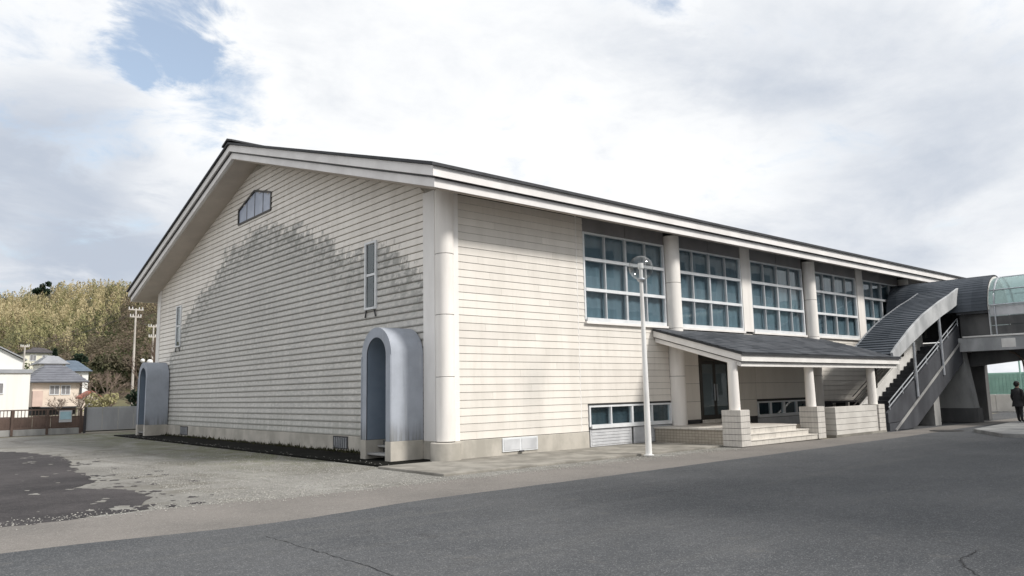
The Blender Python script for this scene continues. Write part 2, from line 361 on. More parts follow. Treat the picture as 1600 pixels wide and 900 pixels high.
# milky polycarbonate
m, t, b, pos = newmat('polycarbonate'); b.inputs['Base Color'].default_value = (.62, .70, .70, 1); b.inputs['Roughness'].default_value = .25
trp = t.nodes.new('ShaderNodeBsdfTransparent'); trp.inputs[0].default_value = (.80, .88, .88, 1)
tl = t.nodes.new('ShaderNodeBsdfTranslucent'); tl.inputs[0].default_value = (.70, .78, .78, 1)
m1 = t.nodes.new('ShaderNodeMixShader'); m1.inputs[0].default_value = .5; L(t, b.outputs[0], m1.inputs[1]); L(t, tl.outputs[0], m1.inputs[2])
m2 = t.nodes.new('ShaderNodeMixShader'); m2.inputs[0].default_value = .6; L(t, m1.outputs[0], m2.inputs[1]); L(t, trp.outputs[0], m2.inputs[2])
L(t, m2.outputs[0], [n for n in t.nodes if n.type == 'OUTPUT_MATERIAL'][0].inputs[0]); MT['poly'] = m

# ------------------------------------------------------------------ mesh helpers
class MB:
    def __init__(s): s.v, s.f = [], []
    def add(s, vs, fs):
        n = len(s.v); s.v += [tuple(p) for p in vs]; s.f += [tuple(i + n for i in f) for f in fs]; return s
    def box(s, x0, x1, y0, y1, z0, z1):
        return s.add([(x0, y0, z0), (x1, y0, z0), (x1, y1, z0), (x0, y1, z0), (x0, y0, z1), (x1, y0, z1), (x1, y1, z1), (x0, y1, z1)],
                     [(3, 2, 1, 0), (4, 5, 6, 7), (0, 1, 5, 4), (1, 2, 6, 5), (2, 3, 7, 6), (3, 0, 4, 7)])
    def prism(s, poly, axis, a, b):
        """poly: 2-D outline; axis 'x': (y,z), 'y': (x,z), 'z': (x,y)"""
        def P(p, q): return {'x': (q, p[0], p[1]), 'y': (p[0], q, p[1]), 'z': (p[0], p[1], q)}[axis]
        n = len(poly)
        return s.add([P(p, a) for p in poly] + [P(p, b) for p in poly],
                     [tuple(range(n))[::-1], tuple(range(n, 2 * n))] + [(i, (i + 1) % n, n + (i + 1) % n, n + i) for i in range(n)])
    def tube(s, path, r, n=8, cap=True):
        path = [Vector(p) for p in path]; rs = r if isinstance(r, (list, tuple)) else [r] * len(path)
        rings = []
        for i, p in enumerate(path):
            d = (path[min(i + 1, len(path) - 1)] - path[max(i - 1, 0)]).normalized()
            up = Vector((0, 0, 1)) if abs(d.z) < .9 else Vector((1, 0, 0))
            a = d.cross(up).normalized(); b = d.cross(a)
            rings.append([p + (a * math.cos(2 * math.pi * k / n) + b * math.sin(2 * math.pi * k / n)) * rs[i] for k in range(n)])
        vs = [q for ring in rings for q in ring]; fs = []
        for i in range(len(path) - 1):
            for k in range(n): fs.append((i * n + k, i * n + (k + 1) % n, (i + 1) * n + (k + 1) % n, (i + 1) * n + k))
        if cap: fs += [tuple(range(n))[::-1], tuple(range((len(path) - 1) * n, len(path) * n))]
        return s.add(vs, fs)
    def bar(s, a, b, w, h=None):
        """rectangular bar between two points"""
        a, b = Vector(a), Vector(b); h = h or w; d = (b - a).normalized()
        up = Vector((0, 0, 1)) if abs(d.z) < .95 else Vector((0, 1, 0))
        x = d.cross(up).normalized() * w / 2; y = x.cross(d).normalized() * h / 2
        vs = [p + i * x + j * y for p in (a, b) for i, j in ((-1, -1), (1, -1), (1, 1), (-1, 1))]
        return s.add(vs, [(0, 1, 2, 3), (7, 6, 5, 4), (0, 4, 5, 1), (1, 5, 6, 2), (2, 6, 7, 3), (3, 7, 4, 0)])
    def lathe(s, prof, c=(0, 0, 0), n=24):
        vs = [(c[0] + r * math.cos(2 * math.pi * k / n), c[1] + r * math.sin(2 * math.pi * k / n), c[2] + z) for r, z in prof for k in range(n)]
        fs = [(i * n + k, i * n + (k + 1) % n, (i + 1) * n + (k + 1) % n, (i + 1) * n + k) for i in range(len(prof) - 1) for k in range(n)]
        fs += [tuple(range(n))[::-1], tuple(range((len(prof) - 1) * n, len(prof) * n))]
        return s.add(vs, fs)
    def mesh(s, name):
        me = bpy.data.meshes.new(name); me.from_pydata(s.v, [], s.f)
        bm = bmesh.new(); bm.from_mesh(me); bmesh.ops.recalc_face_normals(bm, faces=bm.faces); bm.to_mesh(me); bm.free()
        return me
    def build(s, name, mat, parent=None, bevel=0, smooth=False):
        o = bpy.data.objects.new(name, s.mesh(name)); COL.objects.link(o)
        if mat: o.data.materials.append(MT[mat] if isinstance(mat, str) else mat)
        if parent: o.parent = parent
        if smooth:
            o.data.polygons.foreach_set('use_smooth', [True] * len(o.data.polygons)); o.data.set_sharp_from_angle(angle=R(40))
        if bevel:
            md = o.modifiers.new('bevel', 'BEVEL'); md.width = bevel; md.segments = 2; md.limit_method = 'ANGLE'
        return o
def tag(o, label=None, cat=None, group=None, kind=None):
    for k, v in (('label', label), ('category', cat), ('group', group), ('kind', kind)):
        if v: o[k] = v
    return o
def empty(name, loc, label, cat, group=None):
    o = bpy.data.objects.new(name, None); o.empty_display_size = .3; o.location = loc; COL.objects.link(o)
    return tag(o, label, cat, group)
def struct(o): return tag(o, kind='structure')
def at0(name, loc, label, cat, group=None):
    """a thing whose parts are built in world coordinates: the Empty stands at its base and the parts keep their place"""
    return empty(name, loc, label, cat, group)
def fix(root):
    """children were modelled in world coordinates: cancel the root's location for direct children"""
    inv = Matrix.Translation(-root.location)
    for ch in root.children: ch.matrix_parent_inverse = inv
def copy_tree(o, parent=None):
    c = o.copy(); COL.objects.link(c)
    if parent: c.parent = parent
    for ch in o.children: copy_tree(ch, c)
    return c

# ------------------------------------------------------------------ ground
def sheet(name, mat, poly, z):
    me = bpy.data.meshes.new(name); me.from_pydata([(x, y, z) for x, y in poly], [], [tuple(range(len(poly)))])
    if me.polygons[0].normal.z < 0: me.flip_normals()
    o = bpy.data.objects.new(name, me); COL.objects.link(o); me.materials.append(MT[mat]); return struct(o)
def wob(x0, x1, f, amp, n, seed):
    r = random.Random(seed); out = []; w = 0
    for i in range(n + 1):
        x = x0 + (x1 - x0) * i / n; w = .6 * w + r.uniform(-1, 1) * amp
        out.append((x, f(x) + w))
    return out
sheet('ground', 'soil', [(-900, -900), (900, -900), (900, 900), (-900, 900)], -.03)
sheet('gravel_yard', 'gravel', [(-70, -4), (0, -4), (6, -4), (9, -4), (9, 1), (0, 1), (0, 27.6), (-70, 27.6)], -.012)
edge = wob(-70, 8, lambda x: -3.08 + (.25 if x < -6 else 0), .05, 160, 3) + [(16, -3.25), (40, -3.2)]
sheet('worn_asphalt_strip', 'strip', edge + [(40, -6), (-70, -6)], -.008)
near = [(-70, -4.9)] + wob(-30, 14, lambda x: -4.95 - .35 * math.exp(-((x + 6.5) / 1.8) ** 2) + .02 * max(0, x), .014, 150, 5) + [(20, -4.3), (60, -3.6)]
sheet('asphalt_road', 'road', near + [(60, -60), (-70, -60)], -.004)
sheet('far_pavement', 'road', [(14, -4.2), (80, -4.2), (80, 60), (36.5, 60), (36.5, -.5), (14, -.5)], -.020)
pr = random.Random(11)
ctrl = [(-30, -2.3), (-14, -2.5), (-9.6, -2.7), (-8.9, -2.95), (-8.2, -2.8), (-7.35, -2.55), (-7.1, -1.9), (-6.75, -.6), (-6.9, .6), (-7.6, 1.3), (-7.0, 2.3), (-6.7, 3.6), (-6.75, 5.2), (-6.3, 8), (-6.0, 11.2), (-6.5, 14.5), (-7.4, 16.8), (-12, 17.5), (-30, 18)]
pp = []
for (xa, ya), (xb, yb) in zip(ctrl[:-1], ctrl[1:]):
    k = max(2, int(math.hypot(xb - xa, yb - ya) / .22)) if xa > -15 else 4
    for i in range(k):
        f = i / k; a = .10 if xa > -15 else .2
        pp.append((xa + (xb - xa) * f + pr.uniform(-a, a), ya + (yb - ya) * f + pr.uniform(-a, a) * 1.3))
sheet('broken_asphalt_patch', 'patch', pp + [ctrl[-1]], -.006)
def fragments(name, mat, n, seed0, z0, ia, ib, sx):
    mb = MB()
    for i in range(n):
        r_ = random.Random(seed0 + i); cx_, cy_ = ctrl[r_.randrange(ia, ib)]
        cx_ += sx(r_); cy_ += r_.gauss(0, .7); rad_ = r_.uniform(.02, .11) * (1.8 if i % 9 == 0 else 1)
        if cy_ < -2.7: continue
        mb.add([(cx_ + rad_ * r_.uniform(.35, 1.3) * math.cos(k * .57), cy_ + rad_ * 1.6 * r_.uniform(.35, 1.3) * math.sin(k * .57), z0 + i * .00003) for k in range(11)], [tuple(range(11))])
    me = bpy.data.meshes.new(name); me.from_pydata(mb.v, [], mb.f); me.materials.append(MT[mat])
    o = bpy.data.objects.new(name, me); COL.objects.link(o); tag(o, kind='stuff')
fragments('asphalt_crumbs', 'patch', 90, 200, -.009, 5, 15, lambda r: r.gauss(.25, .45))
fragments('gravel_spill', 'gravel', 34, 300, -.0045, 4, 15, lambda r: -abs(r.gauss(.3, .6)))
def crack(pts, w, seed):
    r = random.Random(seed); l, q = [], []
    for (xa, ya), (xb, yb) in zip(pts[:-1], pts[1:]):
        for i in range(14):
            f = i / 14; x = xa + (xb - xa) * f + r.uniform(-.02, .02); y = ya + (yb - ya) * f + r.uniform(-.02, .02); ww = w * r.uniform(.3, 1)
            dx, dy = xb - xa, yb - ya; n = math.hypot(dx, dy)
            l.append((x - dy / n * ww, y + dx / n * ww)); q.append((x + dy / n * ww, y - dx / n * ww))
    return l + q[::-1]
sheet('asphalt_crack', 'crack', crack([(-6.97, -6.2), (-6.94, -7.46), (-6.92, -8.24), (-6.98, -9.3)], .007, 1), .0)
sheet('asphalt_crack', 'crack', crack([(-3.6, -12.6), (-3.2, -12.3), (-2.93, -12.16), (-2.3, -12.1)], .009, 2), .0)
sheet('asphalt_crack', 'crack', crack([(-2.1, -7.3), (1.0, -7.0), (4.2, -7.25)], .004, 4), .0)
MB().box(-1.85, 7.62, -2.5, 0, -.05, .045).build('apron_slab', 'apron', bevel=.02); struct(bpy.data.objects['apron_slab'])
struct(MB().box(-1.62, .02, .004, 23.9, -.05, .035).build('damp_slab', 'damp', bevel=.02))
struct(MB().prism([(17.4, -5.5), (23.0, -5.0), (31, -4.6), (31, -18), (15.2, -18), (15.2, -7.0)], 'z', -.03, .11).build('bridge_pavement', 'concrete', bevel=.02))
mh = MB().lathe([(.52, -.004), (.52, .006), (.46, .006), (.46, .002), (.40, .002), (.40, .008), (.0001, .008)], (17.85, -4.5, 0), 32).build('manhole_cover', 'iron')
tag(mh, 'round dark manhole cover on the ground in front of the covered staircase', 'manhole cover')

# loose stones and weeds
def stones(name, n, fn, label_kind='stuff'):
    vs, fs = [], []
    oct_v = np.array([(1, 0, 0), (-1, 0, 0), (0, 1, 0), (0, -1, 0), (0, 0, .7), (0, 0, -.7)])
    oct_f = [(0, 2, 4), (2, 1, 4), (1, 3, 4), (3, 0, 4), (2, 0, 5), (1, 2, 5), (3, 1, 5), (0, 3, 5)]
    for i in range(n):
        x, y, z = fn(); s = random.uniform(.006, .018); a = random.uniform(0, 6.3)
        p = oct_v * (s * rng.uniform(.6, 1.2, (6, 1)))
        p = p @ np.array([[math.cos(a), math.sin(a), 0], [-math.sin(a), math.cos(a), 0], [0, 0, 1]])
        k = len(vs); vs += [tuple(q + np.array([x, y, z + s * .3])) for q in p]; fs += [tuple(j + k for j in f) for f in oct_f]
    me = bpy.data.meshes.new(name); me.from_pydata(vs, [], fs); o = bpy.data.objects.new(name, me); COL.objects.link(o)
    me.materials.append(MT['stone']); return tag(o, kind='stuff')
def st1():
    if random.random() < .05:
        x = -1.68 + random.gauss(0, .2); return x, random.uniform(-.2, 22), (.036 if x > -1.6 else -.012)
    if random.random() < .3:
        x = random.uniform(-7.2, 7.4) if random.random() < .9 else random.uniform(-10, -7); return x, -2.95 + random.gauss(0, .26) + (.25 if x < -6 else 0), -.008
    x = random.uniform(-6.3, -1.9); return x, -2.9 + abs(random.gauss(0, 5)), -.012
stones('loose_gravel', 11000, st1)
vs, fs = [], []
for i in range(1500):
    y = random.choice((3.1, 4.4, 6.0, 8.3, 9.1, 11.6, 13.2, 15.9, 17.5, 20.3)) + random.gauss(0, .75)
    y = min(21.2, max(2.4, y)); x = -.02 - abs(random.gauss(0, .13)); h = random.uniform(.02, .10) * (1.8 if random.random() < .2 else 1)
    a = random.uniform(0, 3.1); w = random.uniform(.01, .03); dx, dy = math.cos(a) * w, math.sin(a) * w; lx, ly = random.uniform(-.05, .05), random.uniform(-.06, .06)
    k = len(vs); vs += [(x - dx, y - dy, .034), (x + dx, y + dy, .034), (x + lx, y + ly, .034 + h)]; fs.append((k, k + 1, k + 2))
me = bpy.data.meshes.new('weeds'); me.from_pydata(vs, [], fs); o = bpy.data.objects.new('weeds', me); COL.objects.link(o); me.materials.append(MT['weed']); tag(o, kind='stuff')

# ------------------------------------------------------------------ gymnasium
LEN, WID, RIDGE = 35.0, 23.6, 11.8
SL = .305
gym = empty('gymnasium', (0, 0, 0), 'large cream gymnasium with lap siding, gable end and tall windows along its side', 'building')
def soffit_z(y): return 6.61 + SL * (RIDGE - abs(RIDGE - y))
def chevron(yo, ztop, th, x0, x1):
    zr = ztop + SL * (RIDGE + yo)
    return MB().prism([(-yo, ztop - th), (-yo, ztop), (RIDGE, zr), (WID + yo, ztop), (WID + yo, ztop - th), (RIDGE, zr - th)], 'x', x0, x1)
roof = chevron(1.19, 6.845, .075, -1.17, 36.1).build('roof', 'roofdark', gym)
chevron(1.12, 6.785, .25, -1.10, 36.05).build('fascia', 'fascia', roof, bevel=.008)
chevron(1.06, 6.545, .03, -1.04, 36.0).build('shadow_gap_strip', 'nearblack', roof)  # dark strip drawing the shadow line between the two fascias
chevron(1.02, 6.525, .22, -1.00, 35.95).build('fascia', 'fascia', roof, bevel=.008)
chevron(.90, 6.345, .03, -.88, 35.9).build('soffit', 'soffit', roof)
MB().prism([(RIDGE - .5, 10.78), (RIDGE, 10.94), (RIDGE + .5, 10.78), (RIDGE + .5, 10.72), (RIDGE, 10.87), (RIDGE - .5, 10.72)], 'x', -1.2, 36.1).build('ridge_cap', 'roofdark', roof)

# backing walls
side = MB()
zt = 6.6
OPEN = [(4.86, 8.56), (9.12, 12.87), (13.45, 17.12), (17.85, 21.62), (22.28, 25.87), (26.58, 30.35), (31.0, 34.6)]
side.box(0, LEN, .42, .6, 0, zt)
prev = .02
for a, b in OPEN:
    side.box(prev, a, 0.0, .42, 3.55, zt); prev = b
side.box(prev, LEN, 0.0, .42, 3.55, zt)
side.box(.02, 4.86, 0, .42, 0, 3.55); side.box(4.86, 8.58, .0, .42, 1.2, 3.55); side.box(8.58, 10.15, 0, .42, 0, 3.55)
side.box(10.15, 11.9, .0, .42, 2.6, 3.55); side.box(11.9, 13.43, 0, .42, 0, 3.55); side.box(13.43, 17.02, 0, .42, 1.12, 3.55); side.box(17.02, LEN, 0, .42, 0, 3.55)
side.box(4.86, 8.58, .0, .42, 0, .04); side.box(13.43, 17.02, .0, .42, 0, .04)
sidewall = side.build('side_wall', 'core', gym)
MB().prism([(.02, 0), (WID, 0), (WID, soffit_z(WID)), (RIDGE, soffit_z(RIDGE)), (.02, soffit_z(0))], 'x', .0, .3).build('gable_wall', 'plinth', gym)
gablewall = bpy.data.objects['gable_wall']
backw = MB().box(.3, LEN, WID - .3, WID, 0, zt)
backw.prism([(.42, 0), (WID, 0), (WID, soffit_z(WID)), (RIDGE, soffit_z(RIDGE)), (.42, soffit_z(0))], 'x', LEN - .3, LEN + .02)
backw.build('rear_wall', 'siding', gym)

# lap siding boards: each one a wedge
PITCH, Z0 = .19, .49; GAP = .006; GAPG = .022
def board_x(x0, x1, z0, z1):                              # on the long wall (faces -Y)
    return MB().add([(x0, -.024, z0), (x1, -.024, z0), (x1, .0, z0), (x0, .0, z0), (x0, -.010, z1), (x1, -.010, z1), (x1, .0, z1), (x0, .0, z1)],
                    [(0, 1, 2, 3), (4, 7, 6, 5), (0, 4, 5, 1), (1, 5, 6, 2), (2, 6, 7, 3), (3, 7, 4, 0)])
meshcache = {}
def place_board(x0, x1, z0, h=PITCH - GAP):
    key = (round(x0, 3), round(x1, 3), round(h, 3))
    if key not in meshcache:
        meshcache[key] = board_x(x0, x1, 0, h).mesh('siding_board'); meshcache[key].materials.append(MT['siding'])
    o = bpy.data.objects.new('siding_board', meshcache[key]); COL.objects.link(o); o.parent = sidewall; o.location = (0, 0, z0)
nb = int((6.60 - Z0) / PITCH)
for i in range(nb + 1):
    z = Z0 + i * PITCH; h = min(PITCH - GAP, 6.6 - z)
    if h < .03: continue
    jx = .9 + (i * 1.31) % 3.0
    place_board(.40, jx, z, h); place_board(jx + .003, 4.58, z, h)
    if z > 3.4 or z < 1.16:
        place_board(4.61, 4.86, z, h)
    else:
        place_board(4.61, 8.58, z, min(h, 3.52 - z))
    if .6 < z < 3.4:
        place_board(17.02, 26.0, z); place_board(26.4, 34.8, z)
for k in range(5):
    z = .62 + k * .575
    for x0, x1 in ((9.0, 10.11), (11.99, 13.42), (13.44, 17.01)):
        if x0 == 13.44 and k == 0: continue
        MB().box(x0, x1, -.016, 0, z + (.0 if not (x0 == 13.44 and k == 1) else .0), z + .567).build('wall_panel', 'siding', sidewall, bevel=.004)
MB().box(4.582, 4.608, -.02, 0, Z0, 6.6).build('joint_strip', 'trim', sidewall)

GW = [(3.23, 3.72, 4.02, 5.82), (20.05, 20.55, 3.95, 5.68)]              # slit windows y0,y1,z0,z1
GP = [(10.5, 8.2), (10.5, 8.84), (12.02, 9.22), (13.54, 8.76), (13.54, 8.2)]   # pentagon
def gp_range(z):
    if not 8.18 < z < 9.2: return None
    lo = 10.5 if z < 8.84 else 10.5 + (z - 8.84) / .38 * 1.52
    hi = 13.54 if z < 8.76 else 13.54 - (z - 8.76) / .46 * 1.52
    return lo, hi
def board_y(a0, a1, b0, b1, z0, z1):
    """gable board: bottom edge y a0..a1, top edge y b0..b1 (faces -X)"""
    return MB().add([(-.034, a0, z0), (-.034, a1, z0), (.0, a1, z0), (.0, a0, z0), (-.010, b0, z1), (-.010, b1, z1), (.0, b1, z1), (.0, b0, z1)],
                    [(3, 2, 1, 0), (5, 6, 7, 4), (1, 5, 4, 0), (2, 6, 5, 1), (3, 7, 6, 2), (0, 4, 7, 3)])
YA, YB = .88, 23.1
i = 0
while True:
    z = Z0 + i * PITCH; z1 = z + PITCH - GAPG; i += 1
    def lim(zz):
        d = max(0, (zz - 6.60) / SL); return max(YA, d), min(YB, WID - d)
    a0, a1 = lim(z); b0, b1 = lim(z1)
    if b1 - b0 < .4: break
    cuts = [(y0, y1) for y0, y1, q0, q1 in GW if q0 - .02 < (z + z1) / 2 < q1 + .02]
    g_ = gp_range((z + z1) / 2)
    if g_: cuts.append(g_)
    cuts.sort(); segs = []; ca, cb = a0, b0
    for y0, y1 in cuts:
        segs.append((ca, y0, cb, y0)); ca = cb = y1
    segs.append((ca, a1, cb, b1))
    out_ = []
    for a_, b_, c_, d_ in segs:
        if b_ - a_ < 3: out_.append((a_, b_, c_, d_)); continue
        ks = [y for y in (2.9 + (i * 2.17) % 3.64 + 5.4 * q for q in range(5)) if max(a_, c_) + .8 < y < min(b_, d_) - .8]
        pa = (a_, c_)
        for y in ks: out_.append((pa[0], y - .003, pa[1], y - .003)); pa = (y + .003, y + .003)
        out_.append((pa[0], b_, pa[1], d_))
    for s_ in out_:
        if s_[1] - s_[0] > .05:
            o = board_y(*s_, z, z1).build('siding_board', 'gable', gablewall)
# corner trims and plinth
for y0, y1 in ((.36, .865), (23.115, 23.6)):
    top = soffit_z(y0) - .02
    MB().box(-.05, 0, y0, y1, .47, top).build('corner_trim', 'trim', gym, bevel=.006)
MB().box(.16, .385, -.05, 0, .47, 6.58).build('corner_trim', 'trim', gym, bevel=.006)
MB().box(-.06, 0, .3, 23.6, 0, .47).build('plinth', 'plinth', gym, bevel=.01)
MB().box(.22, 4.84, -.06, 0, 0, .475).build('plinth', 'plinth', gym, bevel=.01)
MB().box(26.4, 34.9, -.06, 0, 0, .475).box(17.1, 26.0, -.06, 0, 0, .475).build('plinth', 'plinth', gym, bevel=.01)

# round columns made of drums with dark joints
def column(cx, cy, r, z1, joints, base_r):
    g = MB().lathe([(r - .012, .1), (r - .012, z1)], (cx, cy, 0), 32).build('column', 'nearblack', gym, smooth=True)
    zs = [.47] + joints + [z1]
    for a, b in zip(zs[:-1], zs[1:]):
        MB().lathe([(r - .008, a + .006), (r, a + .014), (r, b - .014), (r - .008, b - .006)], (cx, cy, 0), 32).build('column_drum', 'column', g, smooth=True)
    MB().lathe([(base_r, 0), (base_r, .44), (base_r - .02, .458)], (cx, cy, 0), 32).build('column_base', 'plinth', g, smooth=True)
column(.04, .06, .235, 6.62, [2.0, 3.5, 5.0], .37)
for cx in (8.84, 17.48, 26.2, 34.9):
    column(cx, -.10, .26, 6.47, [2.0, 3.5, 4.95], .33)
for x in (13.16, 21.95, 30.68):
    MB().box(x - .29, x + .29, -.06, .0, 3.56, 6.57).build('pilaster', 'column', gym, bevel=.01)

# tall windows: frame > panes, curtain
def window(x0, x1, zs, mull, y=0., curtain='curtain', thick_rows=(), spandrel=None, n=4, dz=.09, name='window'):
    f = MB(); mus = []; z0, z1 = zs[0], zs[-1]
    w = (x1 - x0) / n
    f.box(x0, x0 + .06, y - .035, y + .09, z0, z1).box(x1 - .06, x1, y - .035, y + .09, z0, z1)
    f.box(x0 + .06, x1 - .06, y - .07, y + .09, z0 - .05, z0 + .055)
    f.box(x0 + .06, x1 - .06, y - .035, y + .09, z1 - .05, z1)
    for z in zs[1:-1]: f.box(x0 + .06, x1 - .06, y - .05, y + .09, z - dz / 2, z + dz / 2)
    xs = [x0 + w * i for i in range(n + 1)]
    for i in range(1, n):
        mu = MB()
        if len(zs) > 2: mus.append(mu)
        hw = .038 if (i == n // 2 and n == 4) else .019
        for za, zb in zip(zs[:-1], zs[1:]):
            la = za + (dz / 2 if za != z0 else .055); lb = zb - (dz / 2 if zb != z1 else .05)
            (mu if len(zs) > 2 else f).box(xs[i] - hw, xs[i] + hw, y - .03, y + .088, la, lb)
    fr = f.build(name, 'alu', gym)
    for mu_ in mus: mu_.build('mullion', 'alugrey', fr)
    for za, zb in zip(zs[:-1], zs[1:]):
        for i in range(n):
            MB().box(xs[i] + .03, xs[i + 1] - .03, y + .035, y + .043, za + .04, zb - .04).build('pane', 'glass', fr)
    c = MB(); k = int((x1 - x0) * 16); rr = random.Random(int(x0 * 100)); pts = []
    ph = 0
    for i in range(k + 1):
        ph += rr.uniform(.5, 1.5)
        pts.append((x0 + .02 + (x1 - x0 - .04) * i / k, y + .12 + .014 * math.sin(ph)))
    vs = [(px, py, z) for z in (z0 - .05, z1) for px, py in pts]
    c.add(vs, [(i, i + 1, k + 2 + i, k + 1 + i) for i in range(k)])
    c.build('curtain', curtain, fr, smooth=True)
    return fr
for i, (a, b) in enumerate(OPEN):
    fr = window(a, b, [3.62, 4.49, 5.38, 6.17], None)
    MB().box(a, (a + b) / 2 - .01, -.02, .06, 6.175, 6.60).build('spandrel', 'panel', fr); MB().box((a + b) / 2 + .01, b, -.02, .06, 6.175, 6.60).build('spandrel', 'panel', fr)
    MB().box(a - .01, b + .01, -.10, .0, 3.50, 3.565).build('sill', 'trim', fr)
fr = window(4.9, 8.58, [.60, 1.19], None, curtain='curtain2')
for x0, x1 in ((4.90, 6.70), (6.75, 8.58)):
    p_ = MB().box(x0 + .02, x1 - .02, -.02, .03, .05, .53).build('lower_panel', 'lowpanel', fr, bevel=.006)
    for k in range(5): MB().box(x0 + .07, x1 - .07, -.034, -.021, .10 + k * .085, .155 + k * .085).build('louvre', 'lowpanel', p_)
fr = window(13.45, 17.0, [.60, 1.11], None, curtain='curtain2')
MB().box(13.45, 17.0, -.02, .03, .05, .53).build('lower_panel', 'lowpanel', fr, bevel=.006)

# gable windows
f = MB()
for (y0, z0), (y1, z1) in zip(GP, GP[1:] + GP[:1]): f.bar((-.02, y0, z0), (-.02, y1, z1), .075, .07)
gw = f.build('gable_window', 'darkframe', gym)
for a, b in zip((10.52, 11.27, 12.03, 12.78), (11.24, 12.0, 12.75, 13.51)):
    def top(y): return 8.84 + (y - 10.5) / 1.52 * .38 if y < 12.02 else 9.22 - (y - 12.02) / 1.52 * .46
    MB().prism([(a, 8.23), (b, 8.23), (b, top(b) - .03), (a, top(a) - .03)], 'x', -.010, .0).build('pane', 'gwin', gw)
    MB().box(-.022, -.011, b, b + .03, 8.23, top(b) - .03).build('mullion', 'darkframe', gw)
for y0, y1, z0, z1 in GW:
    f = MB(); zm = (z0 + z1) / 2 + .02
    f.box(-.075, 0, y0 - .07, y0, z0 - .06, z1 + .06).box(-.075, 0, y1, y1 + .07, z0 - .06, z1 + .06).box(-.075, 0, y0, y1, z1, z1 + .06)
    f.box(-.10, 0, y0, y1, z0 - .06, z0).box(-.05, 0, y0, y1, zm - .035, zm + .035)
    sl = f.build('slit_window', 'alu', gym)
    MB().box(-.03, .0, y0, y1, z0, z1).build('window_reveal', 'core', sl)
    for za, zb in ((z0, zm - .035), (zm + .035, z1)):
        MB().box(-.040, -.034, y0 + .1, y1 - .02, za + .02, zb - .02).build('pane', 'glass', sl)
    MB().bar((-.06, y0 + .02, z0 - .08), (-.06, y0 - .05, z0 - .27), .03).bar((-.06, y1 - .03, z0 - .08), (-.06, y1 + .03, z0 - .27), .03).build('bracket', 'nearblack', sl)
# plinth vents
def vent_x(y0, y1):
    v = MB().box(-.075, -.058, y0 - .04, y1 + .04, .10, .46).build('plinth_vent', 'nearblack', gym)
    for k in range(7): MB().box(-.088, -.076, y0 + (y1 - y0) * (k + .25) / 7, y0 + (y1 - y0) * (k + .6) / 7, .13, .42).build('vent_bar', 'steel', v)
vent_x(4.7, 5.5); vent_x(18.5, 19.4)
v = MB().box(1.68, 2.88, -.085, -.058, .12, .47).build('floor_hatch', 'alu', gym, bevel=.006)
for a, b in ((1.73, 2.25), (2.31, 2.83)): MB().box(a, b, -.094, -.082, .16, .43).build('hatch_panel', 'lowpanel', v)
MB().box(2.22, 2.36, -.13, -.095, .10, .135).build('hatch_handle', 'nearblack', v)
# entrance door
dr = MB().box(10.12, 10.24, -.05, .2, .5, 2.62).box(11.86, 11.98, -.05, .2, .5, 2.62).box(10.24, 11.86, -.05, .2, 2.5, 2.62).build('door_frame', 'darkframe', gym)
for a, b in ((10.26, 11.04), (11.06, 11.84)):
    d = MB().box(a, b, .06, .11, .62, 2.49).build('door', 'darkframe', dr)
    MB().box(a + .08, b - .08, .046, .058, .74, 2.40).build('door_glass', 'glass', d)
    MB().box(a + .08, b - .08, .0585, .0598, .74, 2.40).build('door_blind', 'panel', d)
    hx = b - .06 if a < 11 else a + .06
    MB().bar((hx, .02, 1.2), (hx, .02, 1.75), .03).build('door_handle', 'steel', d)
MB().box(10.12, 11.98, -.16, .2, .49, .60).build('threshold', 'steptile', dr, bevel=.008)

